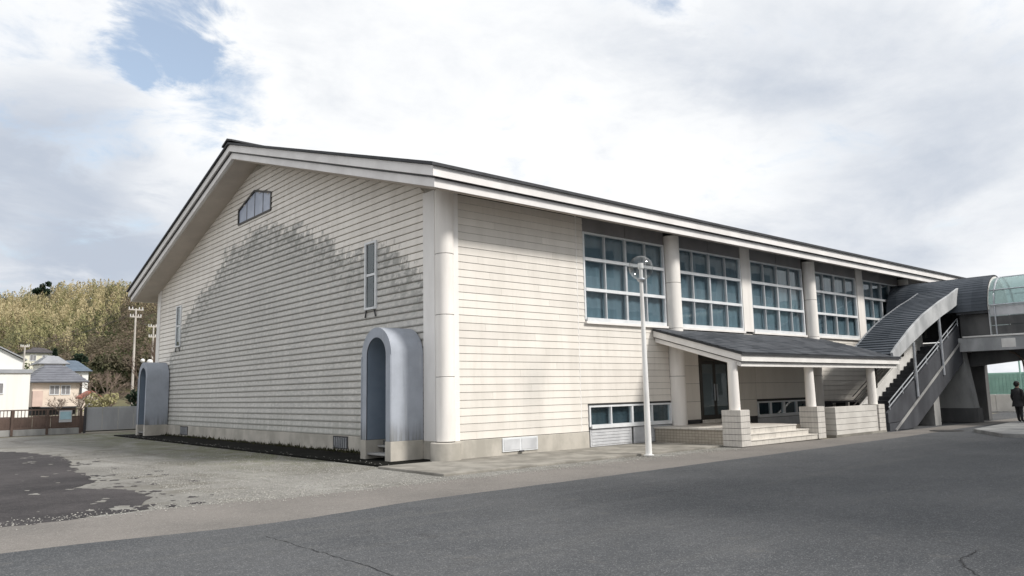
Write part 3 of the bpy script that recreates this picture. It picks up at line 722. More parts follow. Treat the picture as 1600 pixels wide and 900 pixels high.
# ------------------------------------------------------------------ arched porches on the gable end
def arch_hut(yc, label):
    root = empty('arched_porch', (0, yc, 0), label, 'porch', 'arched porches on the gable end')
    hw, zs, th, fx = .71, 2.57, .25, -.98
    def outline(h, zb, n=22):
        return [(-h, zb)] + [(-h * math.cos(math.pi * k / n), zs + h * math.sin(math.pi * k / n)) for k in range(n + 1)] + [(h, zb)]
    ou, inn = outline(hw, .5), outline(hw - th, .5); n = len(ou)
    sh = MB()
    vs = [(fx, y, z) for y, z in ou] + [(-.06, y, z) for y, z in ou] + [(fx, y, z) for y, z in inn] + [(-.06, y, z) for y, z in inn]
    fs = [(i, i + 1, n + i + 1, n + i) for i in range(n - 1)] + [(i, 2 * n + i, 2 * n + i + 1, i + 1) for i in range(n - 1)] + [(n + i, n + i + 1, 3 * n + i + 1, 3 * n + i) for i in range(n - 1)]
    fs += [(0, n, 3 * n, 2 * n), (n - 1, 3 * n - 1, 4 * n - 1, 2 * n - 1)]
    sh.add(vs, fs); o = sh.build('shell', 'arch', root, smooth=True)
    i2 = outline(hw - th - .004, .5)
    ln = MB().add([(fx + .02, y, z) for y, z in i2] + [(-.07, y, z) for y, z in i2], [(i, n + i, n + i + 1, i + 1) for i in range(n - 1)])
    ln.build('lining', 'archin', root, smooth=True)
    vs = [(-.14, y, z) for y, z in i2]; MB().add(vs + [(-.10, y, z) for y, z in i2], [tuple(range(n)), tuple(range(n, 2 * n))[::-1]]).build('door', 'doorpaint', root)
    d = bpy.data.objects[-1] if False else [c for c in root.children if c.name.startswith('door')][-1]
    MB().bar((-.17, -.30, 1.45), (-.17, -.18, 1.45), .03).build('handle', 'steel', d)
    MB().bar((fx - .012, -hw + .02, .5), (fx - .012, -hw + .02, zs), .02).bar((fx - .012, hw - .02, .5), (fx - .012, hw - .02, zs), .02).build('edge_bead', 'arch', root)
    for s in (-1, 1):
        y0, y1 = sorted((s * (hw + .01), s * (hw - th)))
        MB().box(fx - .02, -.06, y0, y1, .0, .495).build('footing', 'plinth', root, bevel=.012)
    for k in range(2):
        MB().box(fx + .02 + .30 * k, fx + .36 + .30 * k, -(hw - th) + .004, hw - th - .004, .14 + .17 * k, .19 + .17 * k).build('step', 'concrete', root, bevel=.01)
    MB().box(-.5, -.1, -(hw - th) + .006, hw - th - .006, .0, .46).build('floor_block', 'pierdark', root)
    return root
arch_hut(1.575, 'blue grey arched porch beside the round corner column, nearer of the two')
arch_hut(22.0, 'blue grey arched porch at the far left end of the gable wall')

# ------------------------------------------------------------------ entrance porch
porch = empty('entrance_porch', (7.8, -3.1, 0), 'low entrance porch with dark shingle roof, white fascia and posts on tiled piers', 'porch')
PX0, PX1, PY, ZF, ZB = 7.82, 17.95, -3.10, 2.585, 3.48
def pz(y): return ZF + (y - PY) / -PY * (ZB - ZF)
def slope_slab(x0, x1, y0, y1, dz, th):
    return MB().prism([(y0, pz(y0) + dz - th), (y0, pz(y0) + dz), (y1, pz(y1) + dz), (y1, pz(y1) + dz - th)], 'x', x0, x1)
pr_ = slope_slab(PX0 - .04, PX1 + .02, PY - .05, -.06, 0, .06).build('porch_roof', 'roofdark', porch)
nc = 12
for k in range(nc):
    y0 = PY - .06 + (3.0 / nc) * k; y1 = y0 + 3.0 / nc + .05
    MB().prism([(y0, pz(y0) + .006), (y0, pz(y0) + .032), (y1, pz(y1) + .012), (y1, pz(y1) + .002)], 'x', PX0 - .05, PX1 + .03).build('shingle_course', 'slate', pr_)
slope_slab(PX0, PX1, PY, -.05, -.065, .19).build('fascia', 'canopywall', pr_, bevel=.008)
slope_slab(PX0 + .05, PX1 - .05, PY + .05, -.05, -.258, .028).build('shadow_gap_strip', 'nearblack', pr_)  # dark strip for the shadow line between the porch fascias
slope_slab(PX0 + .08, PX1 - .08, PY + .08, -.05, -.288, .13).build('fascia', 'canopywall', pr_, bevel=.008)
slope_slab(PX0 + .2, PX1 - .2, PY + .2, -.05, -.42, .02).build('soffit', 'soffit', pr_)
def coursed(name, x0, x1, y0, y1, z1, n, mt='pier'):
    c = MB().box(x0 + .014, x1 - .014, y0 + .014, y1 - .014, 0, z1 - .01).build(name, 'nearblack', porch)
    h = z1 / n
    for k in range(n):
        MB().box(x0, x1, y0, y1, k * h + .006, (k + 1) * h - .006).build('tile_course', mt, c, bevel=.004)
    return c
piers = [(7.66, 8.12, -3.06, -2.46, 1.0), (11.84, 12.30, -3.06, -2.46, .985), (16.05, 16.52, -3.06, -2.5, .95)]
for x0, x1, y0, y1, zt_ in piers:
    coursed('pier', x0, x1, y0, y1, zt_, 6)
    cx, cy = (x0 + x1) / 2 - .02, (y0 + y1) / 2
    MB().tube([(cx, cy, zt_ - .01), (cx, cy, 2.33)], [.155, .135], 20).build('post', 'column', porch, smooth=True)
coursed('low_wall', 13.02, 15.96, -3.04, -2.62, .93, 5, 'wallcourse')
MB().box(12.9, 16.5, -3.08, -2.55, -.02, .06).build('wall_footing', 'apron', porch)
# platform and steps
pl = MB().box(7.68, 12.0, -2.47, -.07, 0, .44).build('platform', 'tilebrown', porch)
MB().box(7.64, 10.9, -2.49, -.05, .44, .49).build('platform_edge', 'steptile', porch, bevel=.006)
for k, (x1, y0) in enumerate(((11.80, -3.03), (11.42, -2.95), (10.86, -2.87))):
    s_ = MB().box(8.13, x1, y0, -2.5, k * .163, (k + 1) * .163 - .03).build('step', 'steptile', porch)
    MB().box(8.13, x1 + .02, y0 - .02, -2.5, (k + 1) * .163 - .03, (k + 1) * .163).build('nosing', 'steptile', s_, bevel=.006)
# things under the porch roof
bench = empty('storage_shelf', (18.2, -.5, 0), 'dark low shelf against the wall under the right end of the porch', 'shelf')
MB().box(17.9, 20.2, -.45, -.08, .95, 1.02).build('shelf_top', 'nearblack', bench); 
for x in (17.95, 19.0, 20.12): MB().box(x, x + .06, -.45, -.08, 0, .95).build('side_panel', 'nearblack', bench)
MB().box(17.95, 20.18, -.42, -.08, .5, .55).build('shelf_board', 'nearblack', bench)
fix(porch); fix(bench)

# ------------------------------------------------------------------ lamp post
lamp = empty('globe_lamp', (4.14, -2.72, 0), 'tall white lamp post with clear glass globe, standing before the side windows', 'street lamp')
MB().tube([(0, 0, -.02), (0, 0, .1), (0, 0, 2.2), (0, 0, 4.30)], [.082, .080, .064, .044], 20).build('pole', 'whitepole', lamp, smooth=True)
MB().lathe([(.10, 0), (.10, .02), (.13, .03), (.13, .045), (.0001, .05)], (0, 0, -.02), 24).build('base_plate', 'whitepole', lamp, smooth=True)
MB().lathe([(.058, 4.30), (.10, 4.33), (.11, 4.36), (.085, 4.40), (.0001, 4.40)], (0, 0, 0), 24).build('collar', 'steel', lamp, smooth=True)
MB().lathe([(.05, 4.40), (.045, 4.62), (.07, 4.64), (.07, 4.78), (.0001, 4.79)], (0, 0, 0), 20).build('lamp_holder', 'lampin', lamp, smooth=True)
gl = [(max(.0001, .31 * math.sin(math.pi * k / 24)), 4.66 - .31 * math.cos(math.pi * k / 24)) for k in range(2, 25)]
MB().lathe(gl, (0, 0, 0), 32).build('globe', 'globe', lamp, smooth=True)

# ------------------------------------------------------------------ covered staircase
stair = empty('covered_staircase', (17.0, -3.0, 0), 'concrete outdoor staircase climbing along the gym under a curved shingle roof', 'staircase')
top_pts = [(17.55, 2.75), (18.0, 3.02), (18.51, 3.28), (19.1, 3.6), (19.72, 3.90), (20.6, 4.29), (21.58, 4.64), (22.4, 4.93), (23.35, 5.22), (24.4, 5.58), (25.53, 5.95)]
def thick(x): return .40 + .24 * min(1, max(0, (x - 17.5) / 2.5)) if x < 20 else .64
bot = [(x + .12, z - thick(x) * .92) for x, z in top_pts]
YO, YI = -3.06, -1.42
MB().prism(top_pts + bot[::-1], 'y', YO, YO + .10).build('roof_fascia', 'paleconcrete', stair, bevel=.01)
MB().prism([(x, z - .03) for x, z in top_pts] + [(x, z - .16) for x, z in top_pts[::-1]], 'y', YI - .06, YI + .02).build('roof_trim', 'steel', stair)
rs_ = MB().prism([(x, z - .05) for x, z in top_pts] + [(x, z - .2) for x, z in top_pts[::-1]], 'y', YO + .1, YI - .06).build('curved_roof', 'roofdark', stair)
dense = []
for (xa, za), (xb, zb) in zip(top_pts[:-1], top_pts[1:]):
    for i in range(8): dense.append((xa + (xb - xa) * i / 8, za + (zb - za) * i / 8))
dense.append(top_pts[-1]); acc = 0; pick = [dense[0]]
for p, q in zip(dense[:-1], dense[1:]):
    acc += math.hypot(q[0] - p[0], q[1] - p[1])
    if acc > .16: pick.append(q); acc = 0
for (xa, za), (xb, zb) in zip(pick[:-1], pick[1:]):
    MB().prism([(xa - .02, za - .048), (xa - .02, za - .026), (xb + .04, zb - .040), (xb + .04, zb - .046)], 'y', YO + .1, YI - .06).build('shingle_course', 'slateblue', rs_)
# flight, parapet, ledge
def led(x): return (x - 17.33) * .474
def sof(x): return max(0, (x - 19.11) * .466)
xs = [16.95 + (24.4 - 16.95) * i / 16 for i in range(17)]
low = [(x, max(-.02, min(sof(x), led(x) - .05))) for x in xs]
MB().prism([(16.95, -.02)] + [(x, max(.25, led(x) + .02)) for x in xs] + low[::-1][:-1], 'y', -3.0, -2.86).build('side_wall', 'shadeconcrete', stair, bevel=.01)
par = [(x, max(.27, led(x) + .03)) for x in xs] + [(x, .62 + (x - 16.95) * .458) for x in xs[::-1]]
MB().prism(par, 'y', -2.97, -2.87).build('parapet', 'shadeconcrete', stair, bevel=.01)
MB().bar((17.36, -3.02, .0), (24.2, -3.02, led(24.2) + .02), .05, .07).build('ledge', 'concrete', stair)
MB().prism([(x, max(.05, led(x) - .12)) for x in xs] + low[::-1], 'y', -2.86, -1.5).build('flight_slab', 'shadeconcrete', stair)
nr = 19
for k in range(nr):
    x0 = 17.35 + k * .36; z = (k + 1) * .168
    MB().box(x0, x0 + .38, -2.86, -1.56, max(0, z - .19), z).build('tread', 'shadeconcrete', stair, bevel=.008)
MB().prism([(17.25, .0), (17.25, .45), (24.2, 3.72), (24.2, 3.2), (17.9, .25), (17.6, 0)], 'y', -1.55, -1.42).build('inner_stringer', 'whitepaint', stair, bevel=.008)
for dz in (0, -.17, -.34):
    a, b = (17.12, -2.94, .98 + dz), (24.35, -2.94, 4.32 + dz)
    MB().tube([a, b], .022, 8).build('handrail', 'steel', stair)
    MB().tube([(17.5, -1.5, 1.2 + dz), (24.2, -1.5, 4.3 + dz)], .02, 8).build('handrail', 'darkframe', stair)
for k in range(7):
    x = 17.2 + k * 1.19; zb = .62 + (x - 16.95) * .458
    MB().tube([(x, -2.94, zb - .05), (x, -2.94, .98 + (x - 17.12) * .462)], .02, 8).build('rail_post', 'steel', stair)
for x, zb in ((19.5, 1.15), (22.17, 1.95), (24.75, 3.6)):
    zt_ = np.interp(x - .12, [p[0] for p in top_pts], [p[1] for p in top_pts]) - .55
    MB().tube([(x, -3.0 - .02, zb), (x, -3.0 - .02, zt_)], .052, 12).build('roof_post', 'steel', stair, smooth=True)
for x in (19.5, 22.17, 24.75):
    zt_ = np.interp(x, [p[0] for p in top_pts], [p[1] for p in top_pts]) - .2
    MB().tube([(x, -1.5, led(x) + .1), (x, -1.5, zt_)], .05, 12).build('roof_post', 'darkframe', stair, smooth=True)
MB().box(21.35, 21.95, -2.84, -1.6, -.02, 1.12).build('support_pier', 'concrete', stair, bevel=.01)
fix(stair)

# ------------------------------------------------------------------ footbridge
br = empty('footbridge', (25.5, -8, 0), 'raised concrete walkway with barrel vault roof crossing from the gym to the right', 'footbridge')
BX0, BX1, BYE = 24.2, 26.8, -18.0
MB().box(BX0, BX1 + .2, BYE, -.12, 2.93, 3.12).build('deck', 'concrete', br)
MB().box(BX0 - .05, BX0 + .13, BYE, -2.95, 2.90, 3.46).build('deck_beam', 'paleconcrete', br, bevel=.01)
MB().box(BX1 + .07, BX1 + .25, BYE, -.12, 2.90, 3.46).build('deck_beam', 'paleconcrete', br, bevel=.01)
MB().box(BX0 - .09, BX0 + .17, BYE, -3.15, 3.463, 3.53).build('coping', 'whitepaint', br, bevel=.01)
MB().box(BX0 - .06, BX0 + .0, -5.05, -4.55, 3.0, 3.36).build('junction_box', 'whitepaint', br, bevel=.01)
def vault(y0, y1, zsp, rx, rz, th, name, mat, n=18, cx=25.5):
    ou = [(cx - rx * math.cos(math.pi * k / n), zsp + rz * math.sin(math.pi * k / n)) for k in range(n + 1)]
    inn = [(cx - (rx - th) * math.cos(math.pi * k / n), zsp + (rz - th) * math.sin(math.pi * k / n)) for k in range(n + 1)]
    return MB().prism(ou + inn[::-1], 'y', y0, y1).build(name, mat, br, smooth=True), ou
YV = -4.15
v1, ou = vault(YV, -.15, 4.55, 1.35, 1.55, .06, 'shingled_vault', 'roofdark')
for side_ in (0, 1):
    o_ = ou[:10] if not side_ else ou[9:][::-1]
    for (xa, za), (xb, zb) in zip(o_[:-1], o_[1:]):
        nx, nz = (xa - 25.5), (za - 4.55); nn = math.hypot(nx, nz); nx, nz = nx / nn, nz / nn
        for hf in (0, .5):
            pa = (xa + (xb - xa) * hf, za + (zb - za) * hf); pb = (xa + (xb - xa) * (hf + .55), za + (zb - za) * (hf + .55))
            MB().prism([(pa[0] + nx * .004, pa[1] + nz * .004), (pa[0] + nx * .022, pa[1] + nz * .022), (pb[0] + nx * .012, pb[1] + nz * .012), (pb[0] + nx * .003, pb[1] + nz * .003)], 'y', YV - .02, -.14).build('shingle_course', 'slateblue', v1)
MB().box(BX0 - .03, BX0 + .1, YV, -3.0, 4.44, 4.6).build('tunnel_sill', 'roofdark', br); MB().box(BX0 + .25, BX0 + .35, YV, -3.0, 3.5, 4.44).build('tunnel_wall', 'pierdark', br)
MB().box(BX1 - .02, BX1 + .08, YV, -.14, 3.5, 4.6).build('tunnel_wall', 'roofdark', br)
n = 18
endp = [(25.5 - 1.27 * math.cos(math.pi * k / n), 4.57 + 1.47 * math.sin(math.pi * k / n)) for k in range(n + 1)]
MB().prism(endp, 'y', YV - .05, YV - .015).build('end_panel', 'whitepaint', br)
MB().box(24.25, 26.75, YV - .05, YV - .015, 3.5, 4.56).build('end_wall', 'lowpanel', br)
rl = MB().lathe([(.16, 0), (.16, .05), (.08, .07), (.08, .03), (.0001, .03)], (0, 0, 0), 20).build('round_lamp', 'alu', br)
rl.rotation_euler = (R(90), 0, 0); rl.location = (24.75, YV - .05, 4.35)
# polycarbonate part
vp, ou2 = vault(BYE, YV - .06, 4.75, 1.22, 1.22, .012, 'clear_vault', 'poly')
for k in range(11):
    y = YV - .25 - k * 1.45
    pts = [(25.5 - 1.24 * math.cos(math.pi * j / n), y, 4.75 + 1.24 * math.sin(math.pi * j / n)) for j in range(n + 1)]
    MB().tube([(24.26, y, 3.5)] + pts + [(26.74, y, 3.5)], .035, 8).build('vault_rib', 'steel', br, smooth=True)
for a in (30, 90, 150):
    x, z = 25.5 - 1.24 * math.cos(R(a)), 4.75 + 1.24 * math.sin(R(a))
    MB().tube([(x, BYE, z), (x, YV - .07, z)], .025, 8).build('purlin', 'steel', br)
for k, (z0_, z1_, mt) in enumerate(((3.55, 3.9, 'pierdark'), (3.93, 4.28, 'pierdark'), (4.31, 4.7, 'lowpanel'))):
    MB().box(24.28, 24.32, BYE, YV - .07, z0_, z1_).build('guard_panel', mt, br); MB().box(26.68, 26.72, BYE, YV - .07, z0_, z1_).build('guard_panel', mt, br)
MB().tube([(24.24, BYE, 4.74), (24.24, YV - .07, 4.74)], .035, 8).build('guard_rail', 'steel', br)
# piers
MB().prism([(-1.68, 0), (-3.34, 0), (-2.98, 2.92), (-1.68, 2.92)], 'x', 24.45, 24.95).build('wall_pier', 'midconcrete', br, bevel=.015)
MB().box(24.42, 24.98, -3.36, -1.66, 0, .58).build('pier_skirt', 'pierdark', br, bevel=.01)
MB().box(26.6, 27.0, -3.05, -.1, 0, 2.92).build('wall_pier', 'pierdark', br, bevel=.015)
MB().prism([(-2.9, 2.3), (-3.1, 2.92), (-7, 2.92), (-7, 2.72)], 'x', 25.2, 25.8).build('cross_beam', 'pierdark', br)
for y in (-11.0, -16.8): MB().box(24.9, 26.1, y - .35, y + .35, 0, 2.92).build('column_pier', 'concrete', br, bevel=.015)
MB().tube([(25.0, -4.55, 2.85), (25.0, -4.75, 2.78), (25.0, -4.98, 2.5), (25.0, -5.02, 2.2), (25.0, -5.02, .11)], .045, 10).build('drain_pipe', 'hosepipe', br, smooth=True)
fix(br)
rl.matrix_parent_inverse = Matrix.Translation(-br.location)

# ------------------------------------------------------------------ school building the bridge leads to (right of the camera)
sch = empty('school_building', (24, -18, 0), 'pale three storey school building facing the gym at the other end of the footbridge', 'building')
MB().box(3.2, 47, -31, -18.2, 0, 12.2).build('wall', 'whitepaint', sch)
MB().box(3.0, 47.2, -31.2, -18.0, 12.2, 12.75).build('parapet', 'plinth', sch, bevel=.02)
for fl in range(3):
    for k in range(11):
        x = 4.6 + k * 3.85; z = 1.0 + fl * 3.9
        f = MB().box(x, x + 2.9, -18.2, -18.1, z, z + .08).box(x, x + 2.9, -18.2, -18.1, z + 1.92, z + 2.0).box(x, x + .07, -18.2, -18.1, z + .08, z + 1.92).box(x + 2.83, x + 2.9, -18.2, -18.1, z + .08, z + 1.92).box(x + 1.42, x + 1.48, -18.2, -18.1, z + .08, z + 1.92).build('window', 'alu', sch)
        for q in (0, 1): MB().box(x + .07 + q * 1.41, x + 1.42 + q * 1.41, -18.17, -18.15, z + .08, z + 1.92).build('pane', 'darkpane', f)
fix(sch)

# ------------------------------------------------------------------ behind the bridge: net fence, rail, person
net = empty('net_fence', (41, 1, 0), 'tall green net fence beyond the walkway', 'fence')
for k in range(9): MB().tube([(42, -8 + 2 * k, 0), (42, -8 + 2 * k, 4.2)], .05, 8).build('post', 'netgreen', net)
n_ = MB()
for k in range(80): n_.bar((42.02, -8 + .2 * k, .9), (42.02, -8 + .2 * k, 2.15), .03)
for k in range(8): n_.bar((42.02, -8, .9 + k * .17), (42.02, 8, .9 + k * .17), .03)
n_.box(42.05, 42.06, -8, 8, .85, 2.2); n_.build('net_panel', 'netgreen', net); fix(net)
rail = empty('boundary_wall', (38, 1, 0), 'low pale wall with sunlight put into its colour behind the person under the walkway', 'wall')
for k in range(6): MB().box(38, 38.15, -7.0 + 2.4 * k, -7.0 + 2.4 * k + 2.385, 0, .95).build('wall_panel', 'whitepaint', rail, bevel=.01)  # white paint stands for sunlight; these faces turn away from the sun
fix(rail)

def person():
    root = empty('person', (22.55, -5.38, .11), 'person in black clothes standing under the walkway beside the brown pipe', 'person')
    V = {}; ed = []; rad = {}
    def v(k, p, r): V[k] = p; rad[k] = r
    v('pel', (0, 0, .84), .135); v('waist', (0, 0, .98), .125); v('chest', (.01, 0, 1.16), .145); v('neckb', (.0, 0, 1.30), .085); v('neck', (-.01, 0, 1.37), .05); v('h1', (-.02, 0, 1.44), .075); v('h2', (-.015, 0, 1.52), .088); v('h3', (-.01, 0, 1.58), .06)
    for s, n in ((1, 'l'), (-1, 'r')):
        v('hip' + n, (0, s * .085, .78), .10); v('kn' + n, (.03 if s > 0 else -.02, s * .09, .44), .066); v('an' + n, (.02 if s > 0 else -.05, s * .09, .09), .045); v('to' + n, (-.10 if s > 0 else -.17, s * .105, .035), .038)
        v('sh' + n, (0, s * .185, 1.25), .062); v('el' + n, (.03, s * .25, 1.0), .046); v('wr' + n, (-.06, s * .24, .80), .032); v('pm' + n, (-.08, s * .235, .73), .036)
        ed += [('pel', 'hip' + n), ('hip' + n, 'kn' + n), ('kn' + n, 'an' + n), ('an' + n, 'to' + n), ('neckb', 'sh' + n), ('sh' + n, 'el' + n), ('el' + n, 'wr' + n), ('wr' + n, 'pm' + n)]
        for q, (dy, ln) in enumerate(((-.025, .07), (-.008, .08), (.009, .075), (.024, .058))):
            v('f%d' % q + n, (-.085, s * .235 + dy * .9, .68), .011); v('g%d' % q + n, (-.075, s * .23 + dy, .73 - ln - .03), .009); ed += [('pm' + n, 'f%d' % q + n), ('f%d' % q + n, 'g%d' % q + n)]
        v('t' + n, (-.12, s * .225, .715), .012); v('u' + n, (-.135, s * .22, .68), .010); ed += [('pm' + n, 't' + n), ('t' + n, 'u' + n)]
    ed += [('pel', 'waist'), ('waist', 'chest'), ('chest', 'neckb'), ('neckb', 'neck'), ('neck', 'h1'), ('h1', 'h2'), ('h2', 'h3')]
    keys = list(V); idx = {k: i for i, k in enumerate(keys)}
    me = bpy.data.meshes.new('body'); me.from_pydata([V[k] for k in keys], [(idx[a], idx[b]) for a, b in ed], [])
    o = bpy.data.objects.new('body', me); COL.objects.link(o)
    md = o.modifiers.new('skin', 'SKIN'); sk = me.skin_vertices[0].data
    for k in keys: sk[idx[k]].radius = (rad[k], rad[k])
    sk[idx['pel']].use_root = True
    sb = o.modifiers.new('sub', 'SUBSURF'); sb.levels = 1; sb.render_levels = 1
    dg = bpy.context.evaluated_depsgraph_get(); m2 = bpy.data.meshes.new_from_object(o.evaluated_get(dg)); m2.name = 'body'
    bpy.data.objects.remove(o); o = bpy.data.objects.new('body', m2); COL.objects.link(o); o.parent = root
    m2.materials.clear(); m2.materials.append(MT['blackcloth']); m2.materials.append(MT['skin'])
    for p in m2.polygons:
        c = p.center; p.use_smooth = True
        if c.z > 1.36 or (c.z < .79 and abs(c.y) > .18 and c.z > .55): p.material_index = 1
    MB().lathe([(.095, 1.46), (.104, 1.52), (.092, 1.585), (.055, 1.618), (.0001, 1.625)], (0.0, 0, 0), 16).build('hair', 'hair', root, smooth=True)
    MB().lathe([(.045, 1.40), (.075, 1.44), (.09, 1.49), (.09, 1.52)], (.035, 0, 0), 14).build('hair', 'hair', root, smooth=True)
    MB().lathe([(.235, .62), (.20, .80), (.165, .98), (.185, 1.12), (.175, 1.24), (.10, 1.33)], (0, 0, 0), 20).build('coat', 'blackcloth', root, smooth=True)
    MB().add([(-.115, 0, 1.51), (-.10, .016, 1.49), (-.10, -.016, 1.49), (-.125, 0, 1.485)], [(0, 1, 3), (0, 3, 2), (1, 2, 3)]).build('nose', 'skin', root)
    for s in (-1, 1):
        MB().lathe([(.0001, 0), (.011, .005), (.011, .01), (.0001, .014)], (-.098, s * .034, 1.515), 8).build('eye', 'hair', root)
        MB().lathe([(.0001, 0), (.018, .012), (.02, .03), (.0001, .05)], (0, s * .095, 1.485), 8).build('ear', 'skin', root)
    MB().box(-.105, -.098, -.022, .022, 1.452, 1.46).build('mouth', 'hosepipe', root)
    root.rotation_euler.z = R(160); root.scale = (.95,) * 3
    return root
person()

# ------------------------------------------------------------------ fence, gate, yard edge
fence = empty('bar_fence', (-8, 29, 0), 'low brown metal bar fence on a concrete kerb along the left of the yard', 'fence')
MB().box(-40, -2.05, 28.95, 29.15, -.02, .28).build('kerb', 'concrete', fence, bevel=.01)
for k in range(27):
    x = -2.0 - 1.47 * k; MB().box(x - .05, x + .05, 28.88, 28.97, 0, 1.24).build('post', 'fence', fence)
for z in (.32, .80, 1.19): MB().box(-40, -2.0, 29.0, 29.05, z, z + .055).build('fence_rail', 'fence', fence)
fb = [];
for k in range(250): fb.append(-2.1 - .145 * k)
barm = MB().box(-.015, .015, 29.01, 29.04, .375, 1.19).mesh('bar'); barm.materials.append(MT['fence'])
for x in fb:
    o = bpy.data.objects.new('bar', barm); COL.objects.link(o); o.parent = fence; o.location = (x, 0, 0)
fix(fence)
for c in fence.children:
    if c.name.startswith('bar'): c.matrix_parent_inverse = Matrix.Translation(-fence.location)
back = empty('plank_wall', (-8, 30.2, 0), 'dark brown plank wall standing just behind the bar fence', 'wall')
for k in range(24):
    MB().box(-2.3 - .8 * k, -1.52 - .8 * k, 30.2, 30.26, 0, .86 + .03 * (k % 3)).build('plank', 'fence', back)
fix(back)
sgn = empty('notice_board', (-2.65, 28.9, 0), 'small pale blue and white board hung on the brown fence', 'sign')
MB().box(-2.98, -2.42, 28.84, 28.87, .58, 1.16).build('board', 'lowpanel', sgn); MB().box(-2.94, -2.46, 28.825, 28.838, .72, 1.1).build('board_face', pm('pale_blue', (.42, .62, .70)), sgn); fix(sgn)
gate = empty('sliding_gate', (-.5, 28.9, 0), 'grey sheet metal sliding gate between the brown fence and the arched porch', 'gate')
for k in range(4):
    x = -1.78 + .74 * k; MB().box(x, x + .725, 28.75, 28.80, .12, 1.24).build('gate_panel', 'gate', gate, bevel=.006)
    for q in range(5): MB().box(x + .05 + q * .135, x + .10 + q * .135, 28.738, 28.749, .16, 1.20).build('rib', 'gate', gate)
MB().box(-1.86, 1.2, 28.78, 28.84, 1.245, 1.29).build('top_rail', 'gate', gate); MB().box(-1.86, 1.2, 28.76, 28.86, .05, .11).build('bottom_rail', 'nearblack', gate)
MB().box(-1.90, -1.80, 28.7, 28.82, 0, 1.3).build('gate_post', 'nearblack', gate)
fix(gate)
gl2 = empty('garden_lamp', (1.8, 32, 0), 'thin lamp with two white globes behind the far arched porch', 'lamp')
MB().tube([(0, 0, 0), (0, 0, 3.6)], .04, 8).tube([(-.2, 0, 3.68), (0, 0, 3.55), (.2, 0, 3.6)], .025, 6).build('pole', 'steel', gl2)
for x, z, r in ((-.2, 3.83, .12), (.18, 3.75, .17)):
    MB().lathe([(max(.0001, r * math.sin(math.pi * k / 10)), z - r * math.cos(math.pi * k / 10)) for k in range(11)], (x, 0, 0), 14).build('globe', 'whitepole', gl2, smooth=True)

# ------------------------------------------------------------------ houses beyond the fence
def house(name, label, x0, x1, y0, depth, zw, zb, wallm, roofm, kind, rise, ov=.5, wins=(), basez=0):
    root = empty(name, ((x0 + x1) / 2, y0, 0), label, 'house')
    y1 = y0 + depth; xm, ym = (x0 + x1) / 2, (y0 + y1) / 2
    w = MB().box(x0, x1, y0, y1, zb, zw)
    if kind == 'gable': w.prism([(x0, zw), (x1, zw), (xm, zw + rise * .92)], 'y', y0, y1)
    w.build('wall', wallm, root)
    if zb > .2: MB().box(x0 + .3, x1 - .3, y0 + .8, y1, 0, zb).build('undercroft', 'core', root)
    rf = MB()
    if kind == 'flat':
        rf.box(x0 - .15, x1 + .15, y0 - .15, y1 + .15, zw, zw + rise)
        rfo = rf.build('roof', roofm, root, bevel=.02)
    elif kind == 'gable':
        z0 = zw - .12
        rf.prism([(x0 - ov, z0), (x0 - ov, z0 + .2), (xm, zw + rise + .15), (x1 + ov, z0 + .2), (x1 + ov, z0), (xm, zw + rise - .05)], 'y', y0 - ov, y1 + ov); rfo = rf.build('roof', roofm, root)
    else:
        rl_ = min(x1 - x0, depth) / 2 * .9
        for k in range(7):
            f0, f1 = k / 7, (k + 1) / 7; zz = zw + rise * f0
            i0 = rl_ * f0; i1 = rl_ * f1
            a = (x0 - ov + i0, x1 + ov - i0, y0 - ov + i0, y1 + ov - i0); b = (x0 - ov + i1, x1 + ov - i1, y0 - ov + i1, y1 + ov - i1)
            z1_ = zw + rise * f1; dz = .07
            rf.add([(a[0], a[2], zz), (a[1], a[2], zz), (a[1], a[3], zz), (a[0], a[3], zz), (a[0], a[2], zz + dz), (a[1], a[2], zz + dz), (a[1], a[3], zz + dz), (a[0], a[3], zz + dz), (b[0], b[2], z1_), (b[1], b[2], z1_), (b[1], b[3], z1_), (b[0], b[3], z1_)],
                   [(3, 2, 1, 0), (0, 1, 5, 4), (1, 2, 6, 5), (2, 3, 7, 6), (3, 0, 4, 7), (4, 5, 9, 8), (5, 6, 10, 9), (6, 7, 11, 10), (7, 4, 8, 11), (8, 9, 10, 11)])
        rfo = rf.build('roof', roofm, root)
        MB().box(x0 - ov + rl_, x1 + ov - rl_, ym - .15, ym + .15, zw + rise - .02, zw + rise + .2).build('ridge_tiles', roofm, rfo)
        MB().box(x0 - ov, x1 + ov, y0 - ov, y0 - ov + .12, zw - .12, zw - .004).build('gutter', 'nearblack', rfo)
    for a, b, c, d in wins:
        f = MB().box(a, b, y0 - .08, y0 - .002, c, c + .08).box(a, b, y0 - .08, y0 - .002, d - .08, d).box(a, a + .07, y0 - .08, y0 - .002, c + .08, d - .08).box(b - .07, b, y0 - .08, y0 - .002, c + .08, d - .08).box((a + b) / 2 - .03, (a + b) / 2 + .03, y0 - .07, y0 - .002, c + .08, d - .08).build('window', 'alu', root)
        MB().box(a + .07, b - .07, y0 - .03, y0 - .003, c + .08, d - .08).build('pane', 'panel', f)
    return root
HC = pm('cream_render', (.78, .775, .74), (.72, .71, .68), .5, .8, stretch=(4, 1, .2)); HB = pm('peach_render', (.70, .61, .52), (.64, .555, .475), .6, .8, stretch=(.3, 1, 2))
HW = pm('white_render', (.80, .80, .79), (.74, .74, .73), .4, .8); HY = pm('pale_yellow_render', (.76, .74, .62), (.70, .68, .57), .4, .8); HP = pm('pinkish_panel', (.60, .46, .40), (.52, .40, .35), .8, .7)
